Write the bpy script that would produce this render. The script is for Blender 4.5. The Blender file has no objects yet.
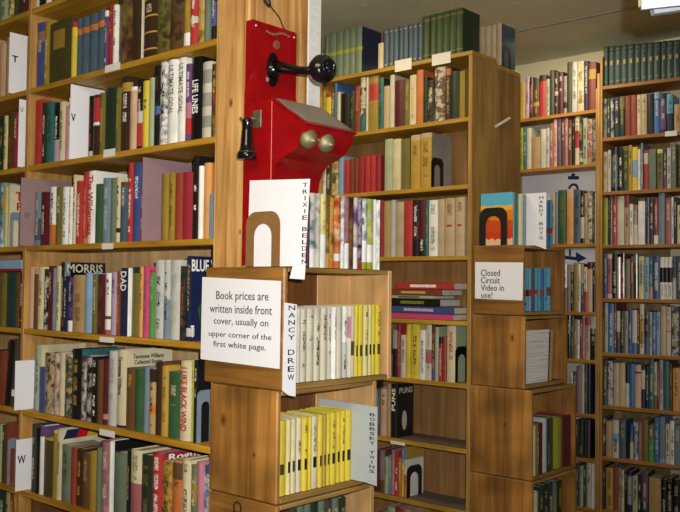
import bpy, bmesh, math, random
from mathutils import Matrix, Vector
random.seed(7)
S = bpy.context.scene
COL = S.collection

# ------------------------------------------------------------------ camera
F = 879.4
PITCH, ROLL, YAW = math.radians(1.96), math.radians(.678), math.radians(41.5)
CH = 1.45
sp, cp, sr, cr = math.sin(PITCH), math.cos(PITCH), math.sin(ROLL), math.cos(ROLL)
def to_room(d):
    return Vector((d[0]*math.cos(YAW)-d[1]*math.sin(YAW), d[0]*math.sin(YAW)+d[1]*math.cos(YAW), d[2]))
RX, UP, FW = to_room((cr, -sp*sr, cp*sr)), to_room((-sr, -sp*cr, cp*cr)), to_room((0, cp, sp))
cam = bpy.data.cameras.new('camera')
cam.sensor_width = 36; cam.lens = 36*F/680; cam.clip_start = .05
co = bpy.data.objects.new('camera', cam); COL.objects.link(co)
co.matrix_world = Matrix(((RX[0], UP[0], -FW[0], 0), (RX[1], UP[1], -FW[1], 0), (RX[2], UP[2], -FW[2], CH), (0, 0, 0, 1)))
S.camera = co
CAM = Vector((0, 0, CH))

# ------------------------------------------------------------------ light
W = bpy.data.worlds.new('world'); S.world = W; W.use_nodes = True
W.node_tree.nodes['Background'].inputs[0].default_value = (1, .93, .82, 1)
W.node_tree.nodes['Background'].inputs[1].default_value = .10
def lamp(name, typ, loc, energy, color, target=None, **k):
    l = bpy.data.lights.new(name, typ); l.energy = energy; l.color = color
    for a, b in k.items(): setattr(l, a, b)
    o = bpy.data.objects.new(name, l); COL.objects.link(o); o.location = loc
    if target is not None:
        o.rotation_euler = (Vector(target)-Vector(loc)).to_track_quat('-Z', 'Y').to_euler()
    return o
fl = CAM + RX*.055 + UP*.075
lamp('camera_flash', 'SPOT', fl, 232, (.99, .985, .98), target=fl + FW*3 - RX*.25 + UP*.2, spot_size=math.radians(78), spot_blend=.85, shadow_soft_size=.012)
lamp('room_lamp', 'AREA', (-1.0, .1, 2.7), 30, (1, .80, .50), target=(-1.6, .8, 1), size=.9)
lamp('aisle_lamp', 'AREA', (-2.6, 2.55, 2.72), 8, (1, .78, .45), target=(-2.6, 2.6, 0), size=.5)
lamp('far_aisle_lamp', 'AREA', (-2.2, 3.95, 2.70), 6, (1, .84, .58), target=(-2.2, 4.3, 1.2), size=.5)
S.view_settings.view_transform = 'Standard'; S.view_settings.look = 'None'
S.view_settings.exposure = .1; S.view_settings.gamma = 1; S.view_settings.use_curve_mapping = False

# ------------------------------------------------------------------ rays
def ray(x, y): return RX*(x-340)+UP*(256-y)+FW*F
class Frame:
    """shelf frame: x along the shelf to the right, y into its depth"""
    def __init__(s, o, deg):
        a = math.radians(deg); s.a = a; s.o = Vector((o[0], o[1], 0)); s.ex = Vector((math.cos(a), math.sin(a), 0)); s.ey = Vector((-math.sin(a), math.cos(a), 0))
    def at(s, x, y, yl=0):            # pixel -> (x, z) on the frame's plane y = yl
        d = ray(x, y); t = (s.ey.dot(s.o)+yl - s.ey.dot(Vector((0, 0, 0)))) / s.ey.dot(d)
        p = d*t; return (p-s.o).dot(s.ex), CH+p.z
    def ax(s, x, y, xl):              # pixel -> (y, z) on the plane x = xl
        d = ray(x, y); t = (s.ex.dot(s.o)+xl) / s.ex.dot(d)
        p = d*t; return (p-s.o).dot(s.ey), CH+p.z
    def w(s, x, y, z=0):
        p = s.o+s.ex*x+s.ey*y; return Vector((p.x, p.y, z))
VA, VB, VF = 1.62, 3.176, 4.389
FA = Frame((0, VA), 0); FB = Frame((0, VB), 0); FF = Frame((0, VF), 0)
FC = Frame((-2.0486, VF), 6.5)
US1, US1L, US2, US3 = -1.608, -1.628, -1.802, -1.761
F1 = Frame((US1, 0), 90); F1L = Frame((US1L, 0), 90); F2 = Frame((US2, 0), 90); F3 = Frame((US3, 0), 90)
W0 = Frame((0, 0), 0)

# ------------------------------------------------------------------ colours and materials
def hx(h):
    h = h.lstrip('#'); v = [int(h[i:i+2], 16)/255 for i in (0, 2, 4)]
    return tuple(((c+.055)/1.055)**2.4 if c > .04045 else c/12.92 for c in v)+(1,)
PAL = {
 'white': ('white', 'e9e8e2'), 'cream': ('cream', 'e8dcb0'), 'ivory': ('ivory', 'ddd6bd'), 'paleyellow': ('pale yellow', 'e8df90'), 'yellow': ('yellow', 'ecd41c'),
 'gold': ('gold', 'c9a02c'), 'mustard': ('mustard', 'a88a1c'), 'tan': ('tan', 'c4a068'), 'beige': ('beige', 'cdb68c'), 'brown': ('brown', '6e4a24'),
 'dkbrown': ('dark brown', '3e2a18'), 'olive': ('olive', '7c7430'), 'dkolive': ('dark olive', '4c4822'), 'lime': ('lime green', 'a8b020'), 'green': ('green', '38643e'), 'brightgreen': ('bright green', '50a040'),
 'dkgreen': ('dark green', '223a28'), 'palegreen': ('pale green', 'b4c49c'), 'teal': ('teal', '2c7470'), 'dkteal': ('dark teal', '1c4444'), 'greygreen': ('grey green', '74846c'),
 'red': ('red', 'c41c1c'), 'crimson': ('crimson', 'a8142c'), 'maroon': ('maroon', '5c1422'), 'brick': ('brick red', 'a83820'), 'orange': ('orange', 'd8741c'), 'ltorange': ('light orange', 'e8a44c'),
 'rust': ('rust brown', '8c3c1c'), 'pink': ('pink', 'cc8090'), 'hotpink': ('hot pink', 'd8407c'), 'mauve': ('mauve', '9c7c80'), 'lilac': ('lilac', 'bca4c0'), 'purple': ('purple', '6c4a80'),
 'navy': ('navy', '1c2850'), 'blue': ('blue', '3a5296'), 'brightblue': ('bright blue', '2c74bc'), 'ltblue': ('light blue', '8cb4d8'), 'skyblue': ('sky blue', '58b0cc'), 'slate': ('slate blue', '4c6478'), 'bluegrey': ('blue grey', '7c94a4'),
 'grey': ('grey', '9a9a94'), 'silver': ('silver', 'c4c6c2'), 'dkgrey': ('dark grey', '44443f'), 'black': ('black', '161616'), 'rose': ('rose', 'b46468'), 'peach': ('peach', 'e4b894'), 'bluegreen': ('blue green', '1e4440'), 'moss': ('moss green', '3c5428'), 'seagrey': ('green and blue', '7c9078')}
def c4(n): return hx(PAL[n][1]) if n in PAL else hx(n)
def word(n): return PAL[n][0]
def lum(n): r = c4(n); return .2*r[0]+.7*r[1]+.1*r[2]
MATS = {}
def newmat(name, rough=.5, metal=0):
    m = bpy.data.materials.new(name); m.use_nodes = True; nt = m.node_tree; b = nt.nodes['Principled BSDF']
    b.inputs['Roughness'].default_value = rough; b.inputs['Metallic'].default_value = metal
    return m, nt, b
def N(nt, t, **k):
    n = nt.nodes.new(t)
    for a, v in k.items():
        if hasattr(n, a): setattr(n, a, v)
    return n
def math_(nt, op, a, b=None):
    n = N(nt, 'ShaderNodeMath', operation=op)
    for i, v in enumerate((a, b)):
        if v is None: continue
        if hasattr(v, 'links') or hasattr(v, 'is_linked'): nt.links.new(v, n.inputs[i])
        else: n.inputs[i].default_value = v
    return n.outputs[0]
def mix(nt, fac, a, b, mode='MIX'):
    n = N(nt, 'ShaderNodeMix', data_type='RGBA', blend_type=mode)
    for i, v in ((0, fac), (6, a), (7, b)):
        if hasattr(v, 'is_linked'): nt.links.new(v, n.inputs[i])
        else: n.inputs[i].default_value = v
    return n.outputs[2]
def plain(name, color, rough=.5, metal=0, mottled=.08, scale=30):
    key = ('plain', name)
    if key in MATS: return MATS[key]
    m, nt, b = newmat(name, rough, metal); c = c4(color)
    tc = N(nt, 'ShaderNodeTexCoord'); no = N(nt, 'ShaderNodeTexNoise'); no.inputs['Scale'].default_value = scale; no.inputs['Detail'].default_value = 3
    nt.links.new(tc.outputs['Object'], no.inputs['Vector'])
    rp = N(nt, 'ShaderNodeMapRange'); rp.inputs[1].default_value = .3; rp.inputs[2].default_value = .7; rp.inputs[3].default_value = 1-mottled; rp.inputs[4].default_value = 1+mottled
    nt.links.new(no.outputs['Fac'], rp.inputs[0])
    hs = N(nt, 'ShaderNodeHueSaturation'); hs.inputs['Color'].default_value = c; nt.links.new(rp.outputs[0], hs.inputs['Value'])
    nt.links.new(hs.outputs[0], b.inputs['Base Color'])
    MATS[key] = m; return m
def wood(name, c0, c1, axis='x', scale=1., rough=.5, knots=0, spots=(), blotch=0):
    m, nt, b = newmat(name, rough)
    tc = N(nt, 'ShaderNodeTexCoord'); mp = N(nt, 'ShaderNodeMapping')
    s = {'x': (1.4, 26, 26), 'y': (26, 1.4, 26), 'z': (26, 26, 1.4)}[axis]
    mp.inputs['Scale'].default_value = [v*scale for v in s]
    nt.links.new(tc.outputs['Object'], mp.inputs['Vector'])
    no = N(nt, 'ShaderNodeTexNoise'); no.inputs['Scale'].default_value = 1.6; no.inputs['Detail'].default_value = 5; no.inputs['Distortion'].default_value = .8
    nt.links.new(mp.outputs[0], no.inputs['Vector'])
    cr_ = N(nt, 'ShaderNodeValToRGB'); e = cr_.color_ramp.elements; e[0].position = .32; e[0].color = c4(c0); e[1].position = .68; e[1].color = c4(c1)
    nt.links.new(no.outputs['Fac'], cr_.inputs[0])
    big = N(nt, 'ShaderNodeTexNoise'); big.inputs['Scale'].default_value = 5; big.inputs['Detail'].default_value = 2
    nt.links.new(tc.outputs['Object'], big.inputs['Vector'])
    rp = N(nt, 'ShaderNodeMapRange'); rp.inputs[1].default_value = .35; rp.inputs[2].default_value = .65; rp.inputs[3].default_value = .84-blotch; rp.inputs[4].default_value = 1.12+blotch*.6
    nt.links.new(big.outputs['Fac'], rp.inputs[0])
    out = mix(nt, 1., cr_.outputs[0], rp.outputs[0], 'MULTIPLY')
    if knots:
        vo = N(nt, 'ShaderNodeTexVoronoi'); vo.inputs['Scale'].default_value = 3.2
        m2 = N(nt, 'ShaderNodeMapping'); m2.inputs['Scale'].default_value = {'x': (.6, 1, 1), 'y': (1, .6, 1), 'z': (1, 1, .6)}[axis]; m2.inputs['Location'].default_value = (.37*knots, .11*knots, .53*knots)
        nt.links.new(tc.outputs['Object'], m2.inputs['Vector']); nt.links.new(m2.outputs[0], vo.inputs['Vector'])
        k = N(nt, 'ShaderNodeMapRange'); k.inputs[1].default_value = .03; k.inputs[2].default_value = .10; k.inputs[3].default_value = .75; k.inputs[4].default_value = 0
        nt.links.new(vo.outputs['Distance'], k.inputs[0])
        out = mix(nt, k.outputs[0], out, c4('4a2a10'))
    for p, rad in spots:
        ge = N(nt, 'ShaderNodeNewGeometry'); sb = N(nt, 'ShaderNodeVectorMath', operation='SUBTRACT'); nt.links.new(ge.outputs['Position'], sb.inputs[0]); sb.inputs[1].default_value = tuple(p)
        ml = N(nt, 'ShaderNodeVectorMath', operation='MULTIPLY'); nt.links.new(sb.outputs[0], ml.inputs[0]); ml.inputs[1].default_value = (1.3, 1.3, .75)
        le = N(nt, 'ShaderNodeVectorMath', operation='LENGTH'); nt.links.new(ml.outputs[0], le.inputs[0])
        k = N(nt, 'ShaderNodeMapRange', interpolation_type='SMOOTHSTEP'); k.inputs[1].default_value = rad*.35; k.inputs[2].default_value = rad; k.inputs[3].default_value = .85; k.inputs[4].default_value = 0
        nt.links.new(math_(nt, 'ADD', le.outputs['Value'], math_(nt, 'MULTIPLY', no.outputs['Fac'], rad*.5)), k.inputs[0]); out = mix(nt, k.outputs[0], out, c4('3c200c'))
    nt.links.new(out, b.inputs['Base Color'])
    bm = N(nt, 'ShaderNodeBump'); bm.inputs['Strength'].default_value = .15; bm.inputs['Distance'].default_value = .002
    nt.links.new(no.outputs['Fac'], bm.inputs['Height']); nt.links.new(bm.outputs[0], b.inputs['Normal'])
    return m
PINE_X = wood('shelf_pine', 'a07018', 'cc9c30', 'x')
PINE_Z = wood('upright_pine', 'a47436', 'c49858', 'z')
BACK = wood('back_boards', 'c09a64', 'e0bc86', 'z', .6)
def spot(fr, x, y, yl=0):
    a = fr.at(x, y, yl); return fr.w(a[0], yl, a[1])
POST = wood('post_pine', 'a46c30', 'd8ae6e', 'z', .9, spots=[(spot(FA, 231, 103), .020), (spot(FA, 240, 232), .012)])
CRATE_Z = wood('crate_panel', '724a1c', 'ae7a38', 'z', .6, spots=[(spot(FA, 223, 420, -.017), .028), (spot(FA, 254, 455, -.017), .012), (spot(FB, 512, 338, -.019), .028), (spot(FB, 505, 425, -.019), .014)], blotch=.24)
CRATE_X = wood('crate_panel_flat', '70481a', 'a87636', 'x', .7, blotch=.1)
CRATE_Y = wood('crate_board', '80602e', 'ac884c', 'y', .7)
CRATE_L = wood('crate_light', 'b48a54', 'd2a870', 'z', .6)
SHADEW = wood('shaded_back_wood', '5a3414', '7c4c22', 'z', .8)  # dark tone stands in for the shade at the back of the near crates
BWOOD = wood('plywood_side', '86602a', 'a87c40', 'z', .6, blotch=.08)
DARKB = wood('brown_back', '8a6438', 'a87e4c', 'z', .5)
PAGE_M = None
def page_mat():
    global PAGE_M
    if PAGE_M: return PAGE_M
    m, nt, b = newmat('pages', .8)
    tc = N(nt, 'ShaderNodeAttribute', attribute_name='obc'); mp = N(nt, 'ShaderNodeMapping'); mp.inputs['Scale'].default_value = (900, 6, 6)
    no = N(nt, 'ShaderNodeTexNoise'); no.inputs['Scale'].default_value = 1
    nt.links.new(tc.outputs['Vector'], mp.inputs[0]); nt.links.new(mp.outputs[0], no.inputs['Vector'])
    r = N(nt, 'ShaderNodeValToRGB'); e = r.color_ramp.elements; e[0].color = c4('b8a988'); e[1].color = c4('dfd6bc'); e[0].position = .3; e[1].position = .6
    nt.links.new(no.outputs['Fac'], r.inputs[0]); nt.links.new(r.outputs[0], b.inputs['Base Color']); PAGE_M = m; return m
import colorsys
def bc(n):
    r = c4(n); h, sa, v = colorsys.rgb_to_hsv(*r[:3])
    if sa > .25: sa *= .94; v *= .80
    elif v < .6: v *= .9
    return tuple(colorsys.hsv_to_rgb(h, sa, v))+(1,)
def book_mat(base, bands=(), let=None, lz=(.3, .85), rough=.45, cover=None, art=None, twist=0, lscale=1.):
    key = ('book', base, tuple(bands), let, lz, rough, cover, tuple(art or ()), twist, lscale)
    if key in MATS: return MATS[key]
    m, nt, b = newmat('cover_'+(word(base).replace(' ', '_') if base in PAL else 'paper'), rough)
    ga = N(nt, 'ShaderNodeAttribute', attribute_name='gen'); sx = N(nt, 'ShaderNodeSeparateXYZ'); nt.links.new(ga.outputs['Vector'], sx.inputs[0])
    X, Y, Z = sx.outputs
    OC = N(nt, 'ShaderNodeAttribute', attribute_name='obc').outputs['Vector']
    spine = math_(nt, 'LESS_THAN', Y, .10)
    if art:
        no = N(nt, 'ShaderNodeTexNoise'); no.inputs['Scale'].default_value = 26; no.inputs['Detail'].default_value = 4; nt.links.new(OC, no.inputs['Vector'])
        r = N(nt, 'ShaderNodeValToRGB'); r.color_ramp.interpolation = 'LINEAR'
        el = r.color_ramp.elements; n = len(art)
        el[0].position = .36; el[0].color = bc(art[0]); el[1].position = .64; el[1].color = bc(art[-1])
        for i in range(1, n-1):
            e = el.new(.36+.28*i/(n-1)); e.color = bc(art[i])
        nt.links.new(no.outputs['Fac'], r.inputs[0]); col = r.outputs[0]
    else:
        r = N(nt, 'ShaderNodeRGB'); r.outputs[0].default_value = bc(base); col = r.outputs[0]
    if cover:
        side = math_(nt, 'GREATER_THAN', X, .93); side = math_(nt, 'MULTIPLY', side, math_(nt, 'GREATER_THAN', Y, .06))
        col = mix(nt, side, col, bc(cover))
    for z0, z1, c in bands:
        g = math_(nt, 'MULTIPLY', math_(nt, 'GREATER_THAN', Z, z0), math_(nt, 'LESS_THAN', Z, z1))
        g = math_(nt, 'MULTIPLY', g, spine)
        if c[0] == '^':
            c = c[1:]; g = math_(nt, 'MULTIPLY', g, math_(nt, 'MULTIPLY', math_(nt, 'GREATER_THAN', X, .32), math_(nt, 'LESS_THAN', X, .66)))
        if c[0] == '~':
            c = c[1:]; g = math_(nt, 'MULTIPLY', g, math_(nt, 'MULTIPLY', math_(nt, 'GREATER_THAN', X, .2), math_(nt, 'LESS_THAN', X, .74)))
        col = mix(nt, g, col, bc(c))
    if let:
        mp = N(nt, 'ShaderNodeMapping'); mp.inputs['Scale'].default_value = (330*lscale, 1, 230*lscale); nt.links.new(OC, mp.inputs[0])
        no = N(nt, 'ShaderNodeTexNoise'); no.inputs['Scale'].default_value = 1; no.inputs['Detail'].default_value = 1; nt.links.new(mp.outputs[0], no.inputs['Vector'])
        k = math_(nt, 'GREATER_THAN', no.outputs['Fac'], .5)
        mz = N(nt, 'ShaderNodeMapping'); mz.inputs['Scale'].default_value = (0, 0, 16); nt.links.new(OC, mz.inputs[0])
        nz = N(nt, 'ShaderNodeTexNoise'); nz.inputs['Scale'].default_value = 1; nt.links.new(mz.outputs[0], nz.inputs['Vector'])
        k = math_(nt, 'MULTIPLY', k, math_(nt, 'GREATER_THAN', nz.outputs['Fac'], .47))
        for a, op, v in ((X, 'GREATER_THAN', .28), (X, 'LESS_THAN', .72), (Z, 'GREATER_THAN', lz[0]), (Z, 'LESS_THAN', lz[1])):
            k = math_(nt, 'MULTIPLY', k, math_(nt, op, a, v))
        k = math_(nt, 'MULTIPLY', k, spine)
        col = mix(nt, k, col, bc(let))
    wn = N(nt, 'ShaderNodeTexNoise'); wn.inputs['Scale'].default_value = 18; wn.inputs['Detail'].default_value = 4; nt.links.new(OC, wn.inputs['Vector'])
    rp = N(nt, 'ShaderNodeMapRange'); rp.inputs[1].default_value = .3; rp.inputs[2].default_value = .7; rp.inputs[3].default_value = .88; rp.inputs[4].default_value = 1.1
    nt.links.new(wn.outputs['Fac'], rp.inputs[0])
    col = mix(nt, 1., col, rp.outputs[0], 'MULTIPLY')
    nt.links.new(col, b.inputs['Base Color'])
    MATS[key] = m; return m

# ------------------------------------------------------------------ object helpers
def tag(o, label=None, cat=None, group=None, kind=None):
    if label:
        n = len(label.split()); assert 3 < n <= 16, (n, label); o['label'] = label
    if cat: o['category'] = cat
    if group: o['group'] = group
    if kind: o['kind'] = kind
    return o
def empty(name, loc, rz=0, **k):
    o = bpy.data.objects.new(name, None); COL.objects.link(o); o.location = loc; o.rotation_euler = (0, 0, rz); o.empty_display_size = .02
    return tag(o, **k)
def meshobj(name, verts, faces, mat, parent=None, world=True, smooth=False, **k):
    me = bpy.data.meshes.new(name)
    vs = [Vector(v) for v in verts]
    if parent is not None and world:
        vs = [v-parent.location for v in vs]
        if parent.parent is not None: vs = [v-parent.parent.location for v in vs]
    me.from_pydata([tuple(v) for v in vs], [], faces); me.validate(); 
    bm = bmesh.new(); bm.from_mesh(me); bmesh.ops.recalc_face_normals(bm, faces=bm.faces); bm.to_mesh(me); bm.free()
    me.materials.append(mat)
    if smooth:
        for p in me.polygons: p.use_smooth = True
    o = bpy.data.objects.new(name, me); COL.objects.link(o)
    if parent is not None: o.parent = parent
    return tag(o, **k)
class MB:
    def __init__(s): s.v = []; s.f = []
    def add(s, v, f):
        n = len(s.v); s.v += [Vector(p) for p in v]; s.f += [tuple(i+n for i in q) for q in f]; return s
    def box(s, fr, x0, x1, y0, y1, z0, z1, ch=.0015):
        ch = min(ch, abs(x1-x0)*.3, abs(y1-y0)*.3, abs(z1-z0)*.3)
        bm = bmesh.new(); bmesh.ops.create_cube(bm, size=1)
        for q in bm.verts: q.co = ((x0+x1)/2+q.co.x*(x1-x0), (y0+y1)/2+q.co.y*(y1-y0), (z0+z1)/2+q.co.z*(z1-z0))
        if ch > 0: bmesh.ops.bevel(bm, geom=list(bm.edges), offset=ch, segments=1, affect='EDGES')
        bm.verts.index_update()
        vs = [fr.w(q.co.x, q.co.y, q.co.z) for q in bm.verts]; fs = [tuple(v.index for v in f.verts) for f in bm.faces]; bm.free()
        return s.add(vs, fs)
    def prism(s, pts, d):               # closed polygon (3-D points) pushed along d
        n = len(pts); d = Vector(d); v = [Vector(p) for p in pts]+[Vector(p)+d for p in pts]
        return s.add(v, [tuple(range(n)), tuple(range(2*n-1, n-1, -1))]+[(i, (i+1) % n, n+(i+1) % n, n+i) for i in range(n)])
    def tube(s, pts, rs, seg=12, cap=True):
        pts = [Vector(p) for p in pts]; rings = []
        if not hasattr(rs, '__len__'): rs = [rs]*len(pts)
        for i, p in enumerate(pts):
            t = (pts[min(i+1, len(pts)-1)]-pts[max(i-1, 0)]).normalized()
            a = t.orthogonal().normalized() if i == 0 else (a-t*a.dot(t)).normalized()
            b = t.cross(a)
            rings.append([p+(a*math.cos(2*math.pi*k/seg)+b*math.sin(2*math.pi*k/seg))*rs[i] for k in range(seg)])
        v = [q for r in rings for q in r]; f = []
        for i in range(len(rings)-1):
            for k in range(seg): f.append((i*seg+k, i*seg+(k+1) % seg, (i+1)*seg+(k+1) % seg, (i+1)*seg+k))
        if cap: f += [tuple(range(seg)), tuple(range(len(v)-1, len(v)-seg-1, -1))]
        return s.add(v, f)
    def lathe(s, base, axis, prof, seg=24):   # prof: (distance along axis, radius)
        base = Vector(base); ax = Vector(axis).normalized(); a = ax.orthogonal().normalized(); b = ax.cross(a)
        v = [base+ax*h+(a*math.cos(2*math.pi*k/seg)+b*math.sin(2*math.pi*k/seg))*max(r, .0001) for h, r in prof for k in range(seg)]; f = []
        for i in range(len(prof)-1):
            for k in range(seg): f.append((i*seg+k, i*seg+(k+1) % seg, (i+1)*seg+(k+1) % seg, (i+1)*seg+k))
        f += [tuple(range(seg)), tuple(range(len(v)-1, len(v)-seg-1, -1))]
        return s.add(v, f)
    def build(s, name, mat, parent=None, smooth=False, **k): return meshobj(name, s.v, s.f, mat, parent, True, smooth, **k)
BOLD = [.018]
def text_mesh(body):
    cu = bpy.data.curves.new('t', 'FONT'); cu.body = body; cu.extrude = .004; cu.align_x = 'LEFT'; cu.resolution_u = 2; cu.offset = BOLD[0]
    o = bpy.data.objects.new('t', cu); COL.objects.link(o)
    dg = bpy.context.evaluated_depsgraph_get(); dg.update()
    me = bpy.data.meshes.new_from_object(o.evaluated_get(dg)); bpy.data.objects.remove(o); bpy.data.curves.remove(cu)
    return me
def text(name, body, fr, x0, x1, z0, z1, y, mat, parent, mode='h', slant=0, bold=0, **k):
    """writing on the plane y of frame fr, filling the box; mode h, down (reads downwards), up, stack"""
    if mode == 'stack':
        n = len(body); h = (z1-z0)/n; me = None; vs = []; fs = []
        for i, c in enumerate(body):
            if c == ' ': continue
            m = text_mesh(c); a, b = z1-h*(i+.17), z1-h*(i+.83)
            vx = [v.co.copy() for v in m.vertices]
            lo = [min(v[j] for v in vx) for j in (0, 1)]; hi = [max(v[j] for v in vx) for j in (0, 1)]
            n0 = len(vs)
            wd = (x1-x0) if c != 'I' else (x1-x0)*.2; xc = (x0+x1)/2
            for v in vx:
                s_, t_ = (v.x-lo[0])/(hi[0]-lo[0]+1e-6), (v.y-lo[1])/(hi[1]-lo[1]+1e-6)
                vs.append((xc+(s_-.5)*wd, b+(a-b)*t_, v.z))
            fs += [tuple(q+n0 for q in p.vertices) for p in m.polygons]
    else:
        m = text_mesh(body); vx = [v.co.copy() for v in m.vertices]
        lo = [min(v[j] for v in vx) for j in (0, 1)]; hi = [max(v[j] for v in vx) for j in (0, 1)]
        vs = []
        for v in vx:
            s_, t_ = (v.x-lo[0])/(hi[0]-lo[0]), (v.y-lo[1])/(hi[1]-lo[1])
            if mode == 'h': p = (x0+(x1-x0)*s_, z0+(z1-z0)*t_)
            elif mode == 'down': p = (x0+(x1-x0)*t_, z1-(z1-z0)*s_)
            else: p = (x1-(x1-x0)*t_, z0+(z1-z0)*s_)
            vs.append((p[0]+slant*p[1], p[1], v.z))
        fs = [tuple(p.vertices) for p in m.polygons]
    wv = []
    for x, z, e in vs:
        p = fr.w(x, y-.0004-(.0006 if e > 0 else 0), z); wv.append(p)
    return meshobj(name, wv, fs, mat, parent, True, **k)
INK = plain('black_ink', '141414', .6); WHITE_INK = plain('white_print', 'f2f0ea', .5); RED_INK = plain('red_print', 'b41c1c', .5); GREY_INK = plain('grey_print', '77776f', .5); GOLD_INK = plain('gold_print', 'd8b850', .4); TEAL_INK = plain('teal_print', '2c7470', .5)
PAPER = plain('white_card', 'ecedf2', .65, mottled=.015, scale=8); TAGP = plain('tag_paper', 'e6e4dc', .6, mottled=.03)
BLACKM = plain('black_enamel', '121212', .4); GREYM = plain('grey_enamel', '7c8794', .45); TANM = plain('tan_enamel', '86643a', .45)

# ------------------------------------------------------------------ the setting
def structure(name, m, mat, **k): o = m.build(name, mat); o['kind'] = 'structure'; return o
CZ = 2.79
def ceil_mat():
    m, nt, b = newmat('ceiling_plaster', .9)
    tc = N(nt, 'ShaderNodeTexCoord'); no = N(nt, 'ShaderNodeTexNoise'); no.inputs['Scale'].default_value = 3; no.inputs['Detail'].default_value = 6
    nt.links.new(tc.outputs['Object'], no.inputs[0]); r = N(nt, 'ShaderNodeValToRGB'); e = r.color_ramp.elements
    e[0].position = .3; e[0].color = c4('ccceb2'); e[1].position = .75; e[1].color = c4('dedec4')
    n2 = N(nt, 'ShaderNodeTexNoise'); n2.inputs['Scale'].default_value = 14; nt.links.new(tc.outputs['Object'], n2.inputs[0])
    k = N(nt, 'ShaderNodeMapRange'); k.inputs[1].default_value = .66; k.inputs[2].default_value = .72; nt.links.new(n2.outputs[0], k.inputs[0])
    nt.links.new(no.outputs[0], r.inputs[0]); nt.links.new(mix(nt, k.outputs[0], r.outputs[0], c4('ece8dc')), b.inputs['Base Color'])
    return m
CREAM_W = plain('cream_plaster', 'e4dcb8', .9, mottled=.03, scale=5)
structure('floor', MB().box(W0, -5, 2, -2, 5, -.05, 0, 0), wood('floor_boards', '5c4024', '7c5a34', 'x', .5))
structure('ceiling', MB().box(W0, -5, 2, -2, 5, CZ, CZ+.05, 0), ceil_mat())
structure('wall_far', MB().box(W0, -5, 2, 4.64, 4.7, 0, CZ, 0), CREAM_W)
structure('wall_left', MB().box(W0, -5.06, -5, -2, 4.64, 0, CZ, 0), CREAM_W)
structure('wall_right', MB().box(W0, 2, 2.06, -2, 4.64, 0, CZ, 0), CREAM_W)
structure('wall_near', MB().box(W0, -5, 2, -2.06, -2, 0, CZ, 0), CREAM_W)
structure('wall_partition', MB().box(W0, -4.4, -1.777, 1.857, 1.912, 0, CZ, .002), plain('white_plaster', 'dcdcd8', .8, mottled=.08, scale=60))
structure('trim_1', MB().box(W0, -2.9, 1.9, 4.0, 4.02, CZ-.004, CZ, 0), plain('seam_strip', 'aaa290', .9))
post = MB().box(W0, -1.905, -1.777, 1.62, 1.855, 0, CZ, .003).build('wooden_post', POST, label='tall knotty pine post carrying the red wall telephone', cat='post')

# ------------------------------------------------------------------ bookcases
ZA = [2.731, 2.444, 2.152, 1.871, 1.581, 1.284, .994, .709, .42, .13]
ZB = [2.471, 2.185, 1.893, 1.587, 1.305, 1.038, .762, .5, .22]
ZC = [2.528, 2.251, 1.965, 1.683, 1.402, 1.118, .842, .574, .3]
ZF = [2.41, 2.121, 1.694, 1.327, 1.073, .786, .551, .291]
def bookcase(label, fr, x0, x1, depth, zs, top, uprights, th=.019, mats=(PINE_X, PINE_Z, BACK), backtop=None, thx=.02, thin_right=0, topw=0):
    r = empty('bookcase', fr.w((x0+x1)/2, depth/2, 0), label=label, cat='bookcase')
    for z in zs:
        a, b_ = (x0+thx, x1-(thin_right or thx)) if not (topw and z == zs[0]) else (x0, x1)
        cuts = [a]+[u for u in uprights if a < u < b_]+[b_]
        for i in range(len(cuts)-1):
            MB().box(fr, cuts[i]+(thx/2 if i else 0), cuts[i+1]-(thx/2 if i < len(cuts)-2 else 0), 0, depth-.008, z-th, z, .002).build('shelf', mats[0], r)
    if thin_right: MB().box(fr, x1-thin_right, x1, -.001, depth-.008, 0, top, .0005).build('upright', mats[1], r)
    for u in [x0+thx/2]+([] if thin_right else [x1-thx/2])+list(uprights):
        MB().box(fr, u-thx/2, u+thx/2, -.001, depth-.008, 0, top, .002).build('upright', mats[1], r)
    MB().box(fr, x0, x1, depth-.007, depth, 0, backtop or top, 0).build('back_panel', mats[2], r)
    return r
bookcase('long honey pine bookcase left of the wooden post', FA, -3.9, -1.9065, .232, ZA, CZ-.005, [-2.955], thin_right=.004)
bookcase('pine bookcase with book sets on its top, beyond the telephone', FB, -2.965, -2.063, .203, ZB, 2.471-.019, [], mats=(wood('aged_pine', 'a07820', 'c49a34', 'x'), wood('aged_pine_upright', '9c7434', 'b8904a', 'z'), DARKB), topw=1)
bookcase('narrow back-to-back bookcase behind the middle bookcase, plain plywood side', Frame((-2.063, 3.582), 180), 0, .9, .2, [2.45, 2.16, 1.87, 1.58, 1.3, 1.0, .7, .4, .1], 2.45-.019, [], mats=(PINE_X, BWOOD, DARKB), topw=1)
bookcase('narrow corner bookcase against the cream far wall', FF, -2.62, -2.067, .150, ZF, 2.52, [], thin_right=.006, mats=(wood('far_pine', '9c681e', 'b8843a', 'x'), wood('far_pine_upright', 'a88440', 'c09c58', 'z'), plain('pale_back', 'c8c4b0', .8)), backtop=2.40)
bookcase('right bookcase packed with blue and white spines, set of volumes on top', FC, .0, 1.0, .225, ZC, 2.528+.16, [], thx=.012, mats=(wood('right_pine', '8c5a1e', 'a87434', 'x'), wood('right_pine_upright', 'a47c3c', 'bc9450', 'z'), wood('right_back', '7c6638', '9c8450', 'z', .6)), backtop=2.50)

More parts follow.
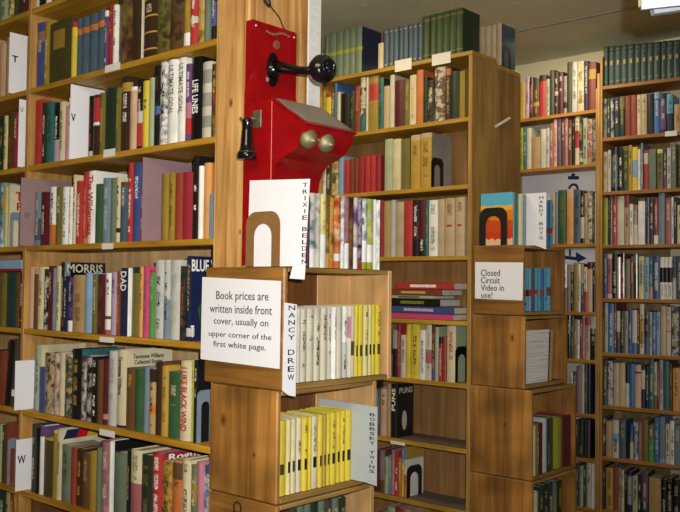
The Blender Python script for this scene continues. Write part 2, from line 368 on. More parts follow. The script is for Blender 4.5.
GREYT = plain('grey_shelf_top', '6c6458', .7, mottled=.12, scale=12)  # thin grey-brown sheet gives the bare shelves a darker top
mb_ = [o for o in bpy.data.objects if o.get('label', '').startswith('pine bookcase')][0]
for z_ in (ZB[6], ZB[7]): MB().box(FB, -2.944, -2.084, .012, .192, z_+.0001, z_+.0005, 0).build('shelf_top_sheet', GREYT, mb_)
ft = [o for o in bpy.data.objects if o.get('label', '').startswith('narrow corner')][0]
MB().box(FF, -2.0665, -2.0505, -.001, .014, 0, 2.6, .002).build('face_strip', PINE_Z, ft)
def board(name, parent, mat, *a, **k): return MB().box(*a, **k).build(name, mat, parent)
def crate(label, u0, u1, v0, v1, z0, z1, ub, mp, lip=0, backs=None, top=True, far=CRATE_L, rr=0):
    """wooden crate lying on its side, open towards +u; near panel faces -v"""
    r = empty('wooden_crate', ((u0+u1)/2, v0, z0), label=label, cat='crate')
    board('near_panel', r, mp, W0, u0, u1, v0, v0+.016, z0, z1, ch=.004)
    if top: board('top_board', r, CRATE_Y, W0, ub, u1-.001, v0+.0165, v1-.0165, z1-.013, z1-.001)
    board('bottom_board', r, CRATE_Y, W0, ub, u1-.001, v0+.0165, v1-.0165, z0+.001, z0+.015)
    if v0 > 3: board('floor_sheet', r, plain('brown_crate_floor', '6c5c48', .7, mottled=.12, scale=12), W0, ub+.007, u1-.012, v0+.017, v1-.017, z0+.0151, z0+.0154, ch=0)  # thin sheet colours the far crate floors grey-brown
    board('far_panel', r, far, W0, ub, u1-.001, v1-.016, v1, z0+.001, z1-.001)
    for b0, b1, m in backs or [(v0+.0165, v1-.0165, CRATE_Z)]:
        board('back_board', r, m, W0, ub, ub+.006, b0, b1, z0+.0155, z1-.0135)
    return r
c1 = crate('top crate on the post, with the book prices notice on its end', -1.922, -1.608, 1.602, 2.052, 1.178, 1.498, -1.775, CRATE_X, backs=[(1.6185, 1.90, SHADEW), (1.901, 2.035, CRATE_L)])
c2 = crate('middle crate on the post, holding the yellow books', -1.893, -1.628, 1.603, 2.01, .884, 1.176, -1.775, CRATE_Z, backs=[(1.6195, 1.90, SHADEW), (1.901, 1.993, CRATE_L)])
c3 = crate('lowest crate on the post, stencilled, cut by the frame bottom', -1.890, -1.625, 1.602, 2.00, .56, .882, -1.775, CRATE_X, backs=[(1.6185, 1.983, CRATE_L)])
crate('topmost crate beside the middle bookcase, with the video notice on its end', -2.040, -1.802, 3.157, 3.518, 1.339, 1.626, -2.046, CRATE_X, far=CRATE_Z)
crate('second crate beside the middle bookcase, holding only a few booklets', -2.046, -1.795, 3.158, 3.53, 1.042, 1.337, -2.050, CRATE_Z, far=CRATE_Z, backs=[(3.175, 3.513, BWOOD)])
crate('third crate beside the middle bookcase, holding green and maroon books', -2.052, -1.761, 3.157, 3.545, .680, 1.040, -2.056, CRATE_Z, far=CRATE_Z, backs=[(3.174, 3.528, BWOOD)])
crate('lowest crate beside the middle bookcase, holding dark green volumes', -2.052, -1.757, 3.157, 3.545, .36, .678, -2.056, CRATE_Z, far=CRATE_Z, backs=[(3.174, 3.528, BWOOD)])
# ---- stencil on the lowest near crate
text('stencil', 'CAN', W0, -1.79, -1.755, .79, .872, 1.602, plain('stencil_ink', '33200e', .7), c3, 'down')
text('stencil', 'PRODUCE', F1, 1.80, 1.83, 1.06, 1.155, -.1615+.0005+.0-.0, plain('stencil_ink_pale', '6a4824', .7), c2, 'down') if False else None

# ------------------------------------------------------------------ books
ORD = ['first', 'second', 'third', 'fourth', 'fifth', 'sixth', 'seventh', 'eighth', 'ninth', 'tenth', 'eleventh', 'twelfth', 'thirteenth', 'fourteenth', 'fifteenth']
KEYED = {}
LABELS = []
PENDING = []
N_SINGLE = 288        # books built singly; the smaller ones beyond them become one object
def book_geo(t, h, d):
    bt = min(.0022, t*.16); n = 5
    bulge = min(.10*t+.0012, .006)
    out = [(t, d), (t, bulge)]
    for i in range(1, n):
        q = i/n; out.append((t*(1-q), bulge*(1-math.sin(math.pi*q))))
    out += [(0, bulge), (0, d)]
    inn = [(bt, d), (bt, bulge+bt), (t-bt, bulge+bt), (t-bt, d)]
    poly = out+inn; m = len(poly)
    V = [(a, b, 0) for a, b in poly]+[(a, b, h) for a, b in poly]
    fs = [(i, (i+1) % m, m+(i+1) % m, m+i) for i in range(m)]
    o = len(out)
    for s_ in (0, m):
        q = [(0, 1, o+2, o+3), (1,)+tuple(range(2, o-2))+(o-2, o+1, o+2), (o-2, o-1, o, o+1)]
        for f in q: fs.append(tuple(s_+i for i in (f if s_ else reversed(f))))
    a0, a1, b0, b1, z0, z1 = bt+.0001, t-bt-.0001, bulge+bt+.0002, d-.003, .003, h-.0035
    PV = [(a0, b0, z0), (a1, b0, z0), (a1, b1, z0), (a0, b1, z0), (a0, b0, z1), (a1, b0, z1), (a1, b1, z1), (a0, b1, z1)]
    PF = [(3, 2, 1, 0), (4, 5, 6, 7), (0, 1, 5, 4), (1, 2, 6, 5), (2, 3, 7, 6), (3, 0, 4, 7)]
    return V, fs, PV, PF
def set_attrs(me, gen, obc):
    for nm, arr in (('gen', gen), ('obc', obc)):
        at = me.attributes.new(nm, 'FLOAT_VECTOR', 'POINT'); at.data.foreach_set('vector', [c for v in arr for c in v])
def book_mesh(nm, V, Fs, mat, t, h, d, off):
    me = bpy.data.meshes.new(nm); me.from_pydata(V, [], Fs)
    me.materials.append(mat)
    set_attrs(me, [(v[0]/t, v[1]/d, v[2]/h) for v in V], [(v[0]+off, v[1]+off, v[2]+off) for v in V])
    return me
def make_book(p):
    fr, x, y, z, t, h, d, mat, lean, name = p['a']
    off = random.uniform(0, 9)
    r = empty(name, fr.w(x, y, z), fr.a); r.rotation_euler = (0, math.radians(lean), fr.a)
    V, fs, PV, PF = book_geo(t, h, d)
    for nm, v_, f_, m_ in (('cover', V, fs, mat), ('pages', PV, PF, page_mat())):
        o = bpy.data.objects.new(nm, book_mesh(nm, v_, f_, m_, t, h, d, off)); COL.objects.link(o); o.parent = r
    return r
def flush_books():
    order = sorted(PENDING, key=lambda p: -p['score'])
    single = set(id(p) for p in order[:N_SINGLE])
    V = []; Fs = []; G = []; O = []; mats = []; mi = []
    for p in PENDING:
        if id(p) in single:
            o = make_book(p); o['category'] = 'book'; o['group'] = p['group']
            L = p['L']; L['o'] = o; LABELS.append(L)
            if p['key']: KEYED[p['key']]['o'] = o
            continue
        fr, x, y, z, t, h, d, mat, lean, name = p['a']; off = random.uniform(0, 9)
        Mx = Matrix.Translation(fr.w(x, y, z)) @ Matrix.Rotation(fr.a, 4, 'Z') @ Matrix.Rotation(math.radians(lean), 4, 'Y')
        bv, bf, pv, pf = book_geo(t, h, d)
        for v_, f_, m_ in ((bv, bf, mat), (pv, pf, page_mat())):
            if m_ not in mats: mats.append(m_)
            k = mats.index(m_); n0 = len(V)
            V += [Mx @ Vector(v) for v in v_]; Fs += [tuple(i+n0 for i in f) for f in f_]; mi += [k]*len(f_)
            G += [(v[0]/t, v[1]/d, v[2]/h) for v in v_]; O += [(v[0]+off, v[1]+off, v[2]+off) for v in v_]
    me = bpy.data.meshes.new('small_books'); me.from_pydata([tuple(v) for v in V], [], Fs)
    for m_ in mats: me.materials.append(m_)
    me.polygons.foreach_set('material_index', mi); set_attrs(me, G, O)
    o = bpy.data.objects.new('small_books', me); COL.objects.link(o)
    tag(o, 'remaining smaller books standing on the farther and half hidden shelves', 'books', kind='stuff')
    print('SINGLE', len(LABELS), 'REST', len(PENDING)-len(LABELS))
def row(fr, z, ys, spec, shelf, group, dmax=.19, y0=.012, name='book', unit='book', hmax=None, hidden=0):
    room = {id(FA): .222, id(FB): .193, id(FC): .212, id(FF): .136}.get(id(fr), 9)
    zl = {id(FA): ZA, id(FB): ZB, id(FC): ZC, id(FF): ZF}.get(id(fr))
    if zl and not hmax:
        up_ = [q for q in zl if q > z+.1]; hmax = min(up_)-z-.0225 if up_ else 9
    toks = [s.strip() for s in spec.replace('\n', ' ').split(';') if s.strip()]
    items = []; base = z+.0006; lastx = -99
    for s in toks:
        a = s.split(); px0, px1, top, col = float(a[0]), float(a[1]), a[2], a[3]
        fl = {}
        for q in a[4:]:
            k, _, v = q.partition('='); fl.setdefault(k, []).append(v)
        items.append((px0, px1, top, col, fl))
    prev = None
    n = len(items)
    for i, (px0, px1, top, col, fl) in enumerate(items):
        yy = y0+random.uniform(0, .008)+float(fl.get('y', [0])[0])
        ybase = ys
        ymid = ybase-22
        x0 = fr.at(px0, ymid, yy)[0]; x1 = fr.at(px1, ymid, yy)[0]
        x0 = max(x0, lastx+.0005) if 'o' not in fl else x0
        lim = {id(FB): (-2.944, -2.0845), id(FC): (.0128, .987), id(FF): (-2.599, -2.0738)}.get(id(fr), (-9, 9))
        if fr is FA: lim = (-3.879, -2.9665) if px0 < 23 else (-2.9435, -1.9115)
        x0 = max(x0, lim[0]); x1 = min(x1, lim[1])
        if x1-x0 < .004: print('DROPPED', s if False else (px0, px1, shelf)); continue
        if top[0] == 'h': h = float(top[1:])
        else: h = fr.at((px0+px1)/2, float(top), yy)[1]-base
        h = max(h, .05)
        if hmax: h = min(h, hmax)
        d = float(fl['d'][0]) if 'd' in fl else min(h*random.uniform(.64, .7), dmax)
        t = x1-x0-.0008; d = min(d, room-yy)
        bands = []
        for v in fl.get('b', []):
            p = v.split(','); bands.append((float(p[0]), float(p[1]), p[2]))
        let = fl['L'][0] if 'L' in fl else ('black' if lum(col) > .3 else random.choice(['gold', 'cream', 'cream']))
        if 'n' in fl or let == '0': let = None
        lz = random.choice([(.2, .85), (.35, .9), (.55, .9), (.12, .8)])
        if 'z' in fl: lz = tuple(float(q) for q in fl['z'][0].split(','))
        art = fl['a'][0].split(',') if 'a' in fl else None
        mat = book_mat(col, bands, let, lz, .22 if 'g' in fl else .45, fl['c'][0] if 'c' in fl else None, art)
        lean = float(fl.get('t', [0])[0]); bz = base+t*math.sin(math.radians(lean))
        if lean: h *= .97
        yt_ = max(float(top) if top[0] != 'h' else -200, 0); yb_ = min(ys, 512)
        score = max(0, min(px1, 680)-max(px0, 0))*max(0, yb_-yt_)
        if px0 < hidden: score = 0
        if 'K' in fl: score += 1e5
        P_ = dict(a=(fr, x0+.0004, yy, bz, t, h, d, mat, lean, name), score=score, group=group, key=fl['K'][0] if 'K' in fl else None)
        PENDING.append(P_)
        lastx = x1
        det = ''
        if 'W' in fl: det = fl['W'][0].replace('_', ' ')
        elif art and len(set(art)) > 1: det = 'with patterned spine'
        elif bands: det = ('with %s mark' if bands[0][2][0] in '~^' else 'with %s band') % word(bands[0][2].lstrip('~^')) if bands[0][2].lstrip('~^') in PAL and len(bands) == 1 else ''
        P_['L'] = (dict(c=word(col), det=det, shelf=shelf, i=i, n=n, unit=unit, h=h, t=t))
        if 'K' in fl: KEYED[fl['K'][0]] = dict(o=None, x0=x0+.0004, x1=x0+.0004+t, y=yy, z=base, h=h, d=d, fr=fr)
def finish_labels():
    rows = {}
    for L in LABELS: rows.setdefault(L['shelf'], []).append(L)
    used = {}
    for sh, Ls in rows.items():
        for k, L in enumerate(Ls):
            l, r = L['nb']
            if l and r: nb = 'between %s and %s ones' % (l, r)
            elif r: nb = 'left end, beside %s one' % r
            elif l: nb = 'right end, beside %s one' % l
            else: nb = ''
            opts = []
            for size in ('', 'tall ' if L['h'] > .225 else ('short ' if L['h'] < .18 else ''), 'thick ' if L['t'] > .035 else ('slim ' if L['t'] < .017 else '')):
                for dt in (' '+L['det'] if L['det'] else '', ''):
                    opts.append('%s%s %s%s, %s, %s' % (size, L['c'], L['unit'], dt, nb, sh))
            L['opts'] = [q for q in opts if len(q.split()) <= 16]
    cnt = {}
    for L in LABELS:
        for q in set(L['opts']): cnt[q] = cnt.get(q, 0)+1
    for L in LABELS:
        ok = [q for q in L['opts'] if cnt[q] == 1 and q not in used]
        l, r = L['nb']; plainrow = any(q in L['shelf'] for q in ('series', ' set'))
        if ok and not plainrow and not (l == r == L['c']): s = ok[0]
        else:
            k = L['i']; n = L['n']
            if n % 2 and k == n//2 and not plainrow: s = '%s %s, in the exact middle, %s' % (L['c'], L['unit'], L['shelf'])
            elif k < n/2: s = '%s %s, %s from the left end, %s' % (L['c'], L['unit'], ORD[min(k, 14)], L['shelf'])
            else: s = '%s %s, %s from the right end, %s' % (L['c'], L['unit'], ORD[min(n-1-k, 14)], L['shelf'])
        assert s not in used, s
        used[s] = 1; tag(L['o'], s)

LB = 'left bookcase'; 
# ---------- left bookcase, main bay
row(FA, ZA[1], 8, '34.5 38 h.22 cream; 38.5 44 h.2 black L=cream; 44.5 50 h.23 white; 50.5 58 h.24 brown; 58.5 66 h.2 palegreen; 66.5 76 h.22 maroon; 76.5 88 h.23 navy; 88.5 100 h.22 tan; 100.5 112 h.21 dkgreen; 113 125 h.22 cream; 126 140 h.22 brick; 141 156 h.23 slate; 157 172 h.22 gold; 173 190 h.21 black; 191 214 h.23 white', 'top shelf in view, '+LB, 'books on the top shelf of the left bookcase')
row(FA, ZA[2], 66, '''35.5 43 23 blue b=.70,.86,mauve L=cream; 43.5 48 21 mustard; 48.5 70 21 dkolive b=.55,.86,~mustard d=.17 L=0; 70.5 74.5 22 yellow b=.9,1,red L=0;
 75 80 19 slate b=.72,.82,orange L=0; 80.3 87 17 slate b=.72,.82,orange L=0; 87.3 95.5 14 slate b=.72,.82,orange L=0; 95.8 103 10 slate b=.72,.82,orange L=0;
 103.4 106.8 11 purple b=.9,1,white; 107.2 111.6 6 crimson L=gold; 112 116 5 white; 116.5 130 h.262 brown W=battered_leather d=.18 L=0 a=dkbrown,brown,olive; 130.5 139 h.268 dkbrown L=0 W=battered_leather; 139.5 142 h.265 ivory L=0;
 142.3 153.5 h.262 dkbrown b=.1,.12,gold b=.3,.32,gold b=.5,.52,gold b=.7,.72,gold; 154 168 h.262 dkolive L=0 a=dkolive,olive,dkbrown; 168.5 182 h.257 brown L=0 a=dkolive,brown,dkbrown; 182.5 188.5 h.24 mustard b=.04,.2,white; 189 195.5 h.245 red L=white b=.28,.36,ivory;
 196 203 h.25 tan a=tan,gold,olive; 203.3 208 h.25 greygreen; 208.5 214.5 h.235 black b=.2,.5,blue''', 'second shelf, '+LB, 'books on the second shelf of the left bookcase')
row(FA, ZA[3], 152, '''33.5 40.5 100 red L=0; 41 45 103 dkgreen; 45.4 52 102 teal L=dkgreen; 52.4 58 103 black b=0,.38,lilac L=white z=.4,.95; 58.4 63 102 cream; 63.4 67 106 pink; 67.3 71 98 white;
 88 91.5 96 black L=red b=0,.1,ivory; 91.9 97.5 95 dkbrown b=.55,.95,red b=.5,.55,white L=0; 98 103 93 olive W=faded_plain; 103.4 114 88 dkgreen L=0; 114.4 119 88 olive; 119.4 128.2 77 dkbrown b=.8,.92,gold L=white z=.4,.9; 128.5 135 87 peach L=0 b=.94,1,white;
 135.3 141 80 black b=.05,.38,red b=.38,.55,silver; 141.3 147 81 yellow L=dkolive; 147.3 152.6 78 palegreen L=0; 153 158 66 black b=.4,.5,brightblue L=brown; 158.3 165.6 61 silver g a=grey,white,silver,dkgrey;
 166 174.4 60 white K=ug1 g L=0; 174.7 183.8 58 white K=ug2 g L=0; 184.2 189.3 64 purple b=.1,.35,red b=.3,.5,pink g L=white; 189.7 199.5 57 black K=life g L=0 d=.165; 200.6 209.8 62 ivory b=.15,.3,grey b=.42,.6,grey b=.72,.9,grey L=0; 210.2 215.2 64 rust L=gold a=rust,dkbrown,olive''', 'third shelf, '+LB, 'books on the third shelf of the left bookcase')
row(FA, ZA[4], 243, '''33.5 38.8 192 bluegrey b=.1,.5,slate; 39.3 45 192 maroon; 45.4 48 187 slate y=.03; 48.3 53.6 187 white b=0,.35,orange g; 54 60.4 187 olive t=0; 60.9 66.5 187 white L=purple g; 66.8 71 187 white L=lilac g; 71.2 74.6 175 cream;
 74.9 80 181 red L=white; 80.3 86 172 red b=0,.08,orange L=ltorange K=red2; 86.4 93.6 171 white K=wild L=0 d=.185; 94 100.8 184 green L=0; 101.2 108.2 178 bluegrey g L=silver; 108.5 114.2 178 greygreen L=0; 114.5 118.8 177 cream b=.15,.22,dkbrown; 119.1 125 182 slate b=.93,1,brown;
 125.4 131 163 red L=white; 131.3 139.3 163 blue L=white; 139.6 143.2 185 crimson L=white;
 160.4 167.3 173 mustard L=0 y=.006; 167.6 172.8 173 mustard L=dkbrown y=.006; 173.1 181 173 brick L=0 y=.006; 181.3 190.8 172 crimson L=0 y=.006; 191.6 197 156 black L=white z=.35,.65 K=blk3; 197.3 201 166 white L=0; 201.4 209.3 163 ltorange L=0 c=orange; ''', 'fourth shelf, '+LB, 'books on the fourth shelf of the left bookcase')
row(FA, ZA[5], 333, '''27.2 32 267 peach g L=0; 32.3 36 268 brown L=0 b=.9,1,tan; 36.3 42 267 cream; 42.3 47 269 black L=white a=black,dkgrey,ivory; 47.3 50.6 266 maroon; 50.9 54.4 268 bluegrey; 54.7 59.3 266 cream; 59.6 62.6 262 navy a=navy,black,brown; 62.8 65.6 262 navy b=.8,1,bluegrey c=0c0d12 K=morris d=.155 g;
 66 70.8 277 purple b=0,.2,white a=navy,purple,navy; 71.2 83 275 tan L=brown; 83.3 89.6 273 ltblue L=0; 90 95.8 274 olive; 96.1 102.6 274 maroon L=brown; 103.8 109.6 273 white b=.25,.3,brown b=0,.08,rose g; 109.9 114.8 272 lilac; 115.1 118.6 271 rust; 119 127 268 navy K=dad L=0; 127.2 128.4 268 white L=0;
 128.6 138 267 olive b=.91,1,dkgreen L=0; 138.4 141.6 267 ltorange; 141.9 147 266 hotpink L=green g; 147.3 153 270 brightgreen b=.96,1,red L=palegreen; 153.3 161.8 260 silver g; 162.1 167.8 260 silver g b=0,.5,bluegrey; 168.1 178.6 260 silver g L=palegreen; 179 184 266 black L=red a=black,dkgreen,maroon; 184.3 190 256 navy c=navy K=bluew g b=.05,.15,silver d=.18''', 'fifth shelf, '+LB, 'books on the fifth shelf of the left bookcase')
row(FA, ZA[6], 420, '''30.2 34 352 bluegrey y=.03; 34.3 37.6 345 palegreen c=cream d=.19 y=.01; 37.9 42.6 367 blue L=navy; 43 50.6 353 beige a=black,beige,brown; 50.9 57.6 353 pink a=pink,ivory,brown; 57.9 63 353 cream L=0; 63.3 69.8 354 tan a=tan,dkgreen,ivory; 70.2 78.6 349 black L=gold c=teal d=.18 K=mara;
 79 85 356 ivory a=dkgrey,ivory,purple; 85.3 90 358 lilac a=lilac,grey,black; 90.3 96 357 black L=white z=.1,.95; 96.3 101 360 brown L=0; 101.3 106 359 maroon L=0 b=.08,.16,pink; 106.3 115 351 silver L=grey g; 115.3 124.4 350 cream c=cream K=tenn L=0 d=.185 b=0,.03,navy;
 125 133 368 brown L=gold z=.7,.9; 133.3 141.8 369 green L=0; 142.1 147.8 367 bluegrey L=0; 148.1 153.8 369 tan b=.8,1,dkbrown b=.3,.45,orange; 154.1 160 362 dkbrown c=brown L=0; 160.3 166.8 366 gold L=brown; 167.1 178.4 372 green L=cream z=.5,.8 c=dkgreen; 178.8 189 361 cream K=wind L=0; 189.3 192.8 361 lime L=dkolive; 193.1 196.5 360 black c=black d=.18 L=cream''', 'sixth shelf, '+LB, 'books on the sixth shelf of the left bookcase')
row(FA, ZA[7], 503, '''30.4 34 424 dkgrey; 34.3 37.8 428 black L=0 c=black; 38.1 41.6 426 white c=purple b=.85,1,purple L=0 d=.185; 42 51 437 dkolive L=brown b=.95,1,gold; 51.4 54.8 430 mustard b=.96,1,yellow L=0; 55.1 59.6 429 cream K=colr c=cream d=.185; 60 68.2 445 greygreen L=dkgreen; 68.6 75 448 brick L=0; 75.3 80.8 449 dkbrown L=gold; 81.1 87.8 453 brown L=tan; 88.1 93.8 452 mustard L=0;
 94.1 99.2 448 greygreen L=0; 99.6 108 441 pink a=pink,mauve,rose; 108.3 111.3 441 white c=black L=0 d=.18; 113.2 124.2 453 dkgrey c=greygreen L=0 b=0,1,greygreen; 124.6 129 451 black L=gold; 129.3 139.8 450 cream b=0,.55,rose L=greygreen z=.6,.95; 140.1 150 455 dkgreen L=olive; 150.3 160.4 453 red L=white z=.05,.95 c=crimson K=redl d=.185;
 160.8 170.6 462 gold a=brown,gold,rust; 171 180.8 463 orange b=.78,1,brown L=brown; 181.2 189 460 cream L=black z=.1,.95; 189.3 196 465 greygreen a=mustard,greygreen,olive; 196.3 201.6 462 pink L=0; 202 213.2 466 blue a=blue,brightblue,white''', 'seventh shelf, '+LB, 'books on the seventh shelf of the left bookcase')
# ---------- left bookcase, left bay
LBAY = 'left edge bay'
row(FA, ZA[1], 22, '-6 -2 h.2 green; -1 6.5 h.22 palegreen; 7 12 h.22 paleyellow a=ivory,paleyellow,olive; 12.4 17 h.21 dkolive; 17.3 22 h.2 dkgreen; 22.3 25.5 h.22 maroon; 26 29.5 h.2 cream', 'top shelf, '+LBAY, 'books in the left edge bay')
row(FA, ZA[2], 98, '-8 -4 40 tan; -3.6 4.2 44.5 peach L=0; 4.6 9.6 38 tan L=0; 26.2 30 27.5 white L=0', 'second shelf, '+LBAY, 'books in the left edge bay')
row(FA, ZA[3], 168, '-8 -3 116 navy; -2.6 2.3 117 dkgreen; 2.7 6.2 116 paleyellow; 6.5 11.8 112 dkolive L=red; 12.1 16.5 113 crimson; 16.8 19.2 112 lilac', 'third shelf, '+LBAY, 'books in the left edge bay')
row(FA, ZA[4], 245, '-8 -3 183 teal; -2.6 3 183 white a=white,skyblue,gold; 3.4 6.6 187 paleyellow L=0; 6.9 10 185 cream c=cream K=tony d=.17 L=0', 'fourth shelf, '+LBAY, 'books in the left edge bay')
row(FA, ZA[5], 326, '-6 -1 272 brown; -0.6 4.6 273 olive L=0; 5 13 272 dkteal L=dkgreen; 13.3 18.5 272 brown L=dkgreen; 18.8 22.2 273 dkbrown', 'fifth shelf, '+LBAY, 'books in the left edge bay')
row(FA, ZA[6], 408, '-8 -3 350 black; -2.6 3 351 rust L=0; 3.6 9 338 black t=6 L=0; 9.6 13.4 337 dkgrey t=6 b=.15,.25,white L=0', 'sixth shelf, '+LBAY, 'books in the left edge bay')
row(FA, ZA[7], 478, '-8 -3.5 424 olive; -3 .8 425 palegreen; 1.1 3.8 425 dkolive; 4.2 7.6 424 rust c=rust d=.19 L=0', 'seventh shelf, '+LBAY, 'books in the left edge bay')
row(FA, ZA[8], 545, '-4 4 482 dkteal; 4.4 8 492 tan; 8.3 12 493 rust; 12.3 15.6 493 gold; 16 22 495 palegreen; 30 34 498 brown', 'lowest shelf in view, '+LBAY, 'books in the left edge bay')
# ---------- middle bookcase
MBK = 'middle bookcase'
row(FB, ZB[0], 70, '''321.5 328 34.5 seagrey b=.5,.58,lime L=0; 328.2 335.3 32.5 seagrey b=.5,.58,lime L=0; 335.5 342 31 seagrey b=.5,.58,lime L=0; 342.2 348.3 29.5 seagrey b=.5,.58,lime L=0; 348.5 354.3 28 seagrey b=.5,.58,lime L=0; 354.5 361 26.5 seagrey b=.5,.58,lime L=0 c=navy''', 'pale banded set on top, '+MBK, 'set of pale green and blue volumes', unit='volume', y0=.02)
row(FB, ZB[0], 62, '377.8 383 43 cream L=0', 'standing alone between the sets atop the '+MBK, 'lone book on the middle bookcase', y0=.02)
row(FB, ZB[0], 62, ';'.join('%g %g %g slate b=.9,.94,~gold b=.08,.12,~gold L=0' % (383.4+i*4.83, 383.4+(i+1)*4.83-.1, 29-i*.95) for i in range(8)), 'small slate set on top, '+MBK, 'set of slate blue volumes', unit='volume', y0=.02)
row(FB, ZB[0], 55, ';'.join('%g %g %g moss b=.88,.92,olive b=.1,.13,olive L=0 c=dkgreen' % (422.3+i*6.62, 422.3+(i+1)*6.62-.1, 16-i*1.6) for i in range(6)), 'large green set on top, '+MBK, 'set of moss green volumes', unit='volume', y0=.02)
FB2 = Frame((0, 3.39), 0)
row(FB2, 2.4505, 70, '477.5 484 27 beige L=0; 484.3 490 26 beige L=0; 490.3 495.6 25 beige L=0; 496 501 23.5 beige L=0 c=slate', 'beige set on the narrow plywood-sided bookcase', 'set of beige volumes', unit='volume', y0=.012)
row(FB, ZB[1], 122, '''321 325 91 lime; 325.3 330.6 93 yellow b=.9,1,red L=0; 330.9 334 95 olive; 334.3 336.4 83 brightblue c=brightblue d=.15 L=0; 336.7 340 92 cream L=0; 340.3 349 93 black c=dkgreen L=0; 349.3 354 91 dkgreen L=olive; 354.3 359.7 86 rust L=orange; 360 365 75 dkgreen a=black,ivory,dkgreen b=0,.3,teal; 365.4 368 74 ivory L=0;
 368.3 377.6 74 mustard b=.55,.85,red L=0; 378 383 78 teal L=dkgreen c=dkteal; 383.3 389 86 beige L=0; 389.3 394 75 ivory c=ivory L=0; 394.3 403.6 80 maroon L=0; 403.9 408.8 80 olive L=gold; 409.1 415.6 75 cream L=gold; 416 422.6 70 orange c=orange L=0; 423 427 77 dkgreen L=0; 427.3 433.6 80 black a=black,dkgrey,ivory K=cat; 434 444.6 67 mauve a=ivory,brown,mauve,white L=0 g; 445 450 67 dkbrown b=.85,.97,orange L=gold; 450.3 458.6 71 dkgreen L=0; 459 464.3 71 mustard L=0''', 'upper shelf, '+MBK, 'books on the upper shelf of the middle bookcase', dmax=.165)
row(FB, ZB[2], 188, '''322 325.5 164 white; 325.8 330.6 160 dkolive; 330.9 337.6 161 gold a=gold,cream,olive; 338 342.8 156 ltblue c=ltblue L=0; 343.2 349 160 red L=0; 349.4 353.6 159 rust L=0; 353.9 358 158 rust L=0; 358.3 363.6 157 crimson L=0; 363.9 369.4 156 red L=0; 369.7 375 155.5 red L=0; 375.3 380.3 155 crimson L=0;
 384 392 139 palegreen L=0; 392.3 400 139 cream L=0; 400.4 409 139 olive L=0; 410 419.4 135 gold L=brown b=.9,1,beige; 419.8 430.8 133 gold c=grey L=brown b=.92,1,beige''', 'second shelf, '+MBK, 'books on the second shelf of the middle bookcase', dmax=.165)
row(FB, ZB[3], 250, '''322 330 205 brown; 331 340 203 slate; 341 350 205 tan; 351 360 204 dkgreen; 361 370 203 cream; 371 378.6 204 navy; 379 383 200 crimson L=0; 383.3 390 201 tan L=0; 390.3 395 200 ltblue L=0 b=.0,1,silver; 395.3 403 202 beige L=0; 403.3 411.8 201 red L=0; 412.1 418.2 200 black L=white b=.3,.6,maroon; 418.5 424.8 200 maroon b=0,.3,black L=white z=.1,.3; 425.1 428 200 teal; 428.3 437 200 white L=teal z=.1,.95; 437.3 444 199 beige L=0;
 444.3 454 198 beige b=.5,.54,~red L=rust z=.7,.95; 454.3 464 197 beige b=.5,.54,~red L=rust z=.7,.95''', 'third shelf, '+MBK, 'books on the third shelf of the middle bookcase', dmax=.165, hidden=378.8)
row(FB, ZB[5], 378, '''387 391.6 332 dkgrey b=0,.5,rose; 392 396.5 330 black b=.6,1,grey L=0; 396.8 400 322 crimson c=red; 400.3 405 335 ivory L=dkgrey; 405.4 410 324 yellow L=0; 410.3 418.6 324 yellow L=rust z=.1,.8 c=yellow; 419 424.6 330 white L=navy; 425 431 323 ivory b=.3,.55,rose L=grey; 431.3 434.4 324 maroon b=0,.35,purple; 434.7 438 327 palegreen L=0; 438.3 441.8 337 crimson b=.85,1,black; 442.1 446 337 brick L=0 c=black; 446.3 455 325 cream c=palegreen L=red z=.4,.9''', 'fourth shelf, '+MBK, 'books on the fourth shelf of the middle bookcase', dmax=.165)
row(FB, ZB[6], 441, '''373.5 377 388 bluegrey; 377.3 379.6 387 slate c=silver; 379.9 385.8 389 peach g; 386.2 390 384 tan L=0; 390.4 396.4 384 black c=black K=puns L=0 d=.13''', 'near-empty shelf, '+MBK, 'books on the fifth shelf of the middle bookcase', dmax=.165)
row(FB, ZB[7], 500, '''374 378.6 450 maroon L=0; 379 383.6 450 brown b=.3,1,mauve L=0; 384 387.6 457 palegreen L=teal; 387.9 390.6 455 bluegrey; 390.9 394 450 pink; 394.3 397.6 452 red L=white; 397.9 400.8 458 orange; 401.1 403.2 449 yellow c=gold d=.16 b=.7,1,skyblue K=tallp; 403.5 406.3 460 ivory c=white b=.0,.6,orange d=.13 K=frnt''', 'second lowest shelf, '+MBK, 'books on the second lowest shelf of the middle bookcase', dmax=.165, y0=.02)
row(FB, ZB[8], 560, '378 386 512 olive; 386.4 394 507 palegreen c=cream; 394.4 402 508 crimson; 402.4 410 509 tan', 'bottom shelf, '+MBK, 'books on the bottom shelf of the middle bookcase', dmax=.165)
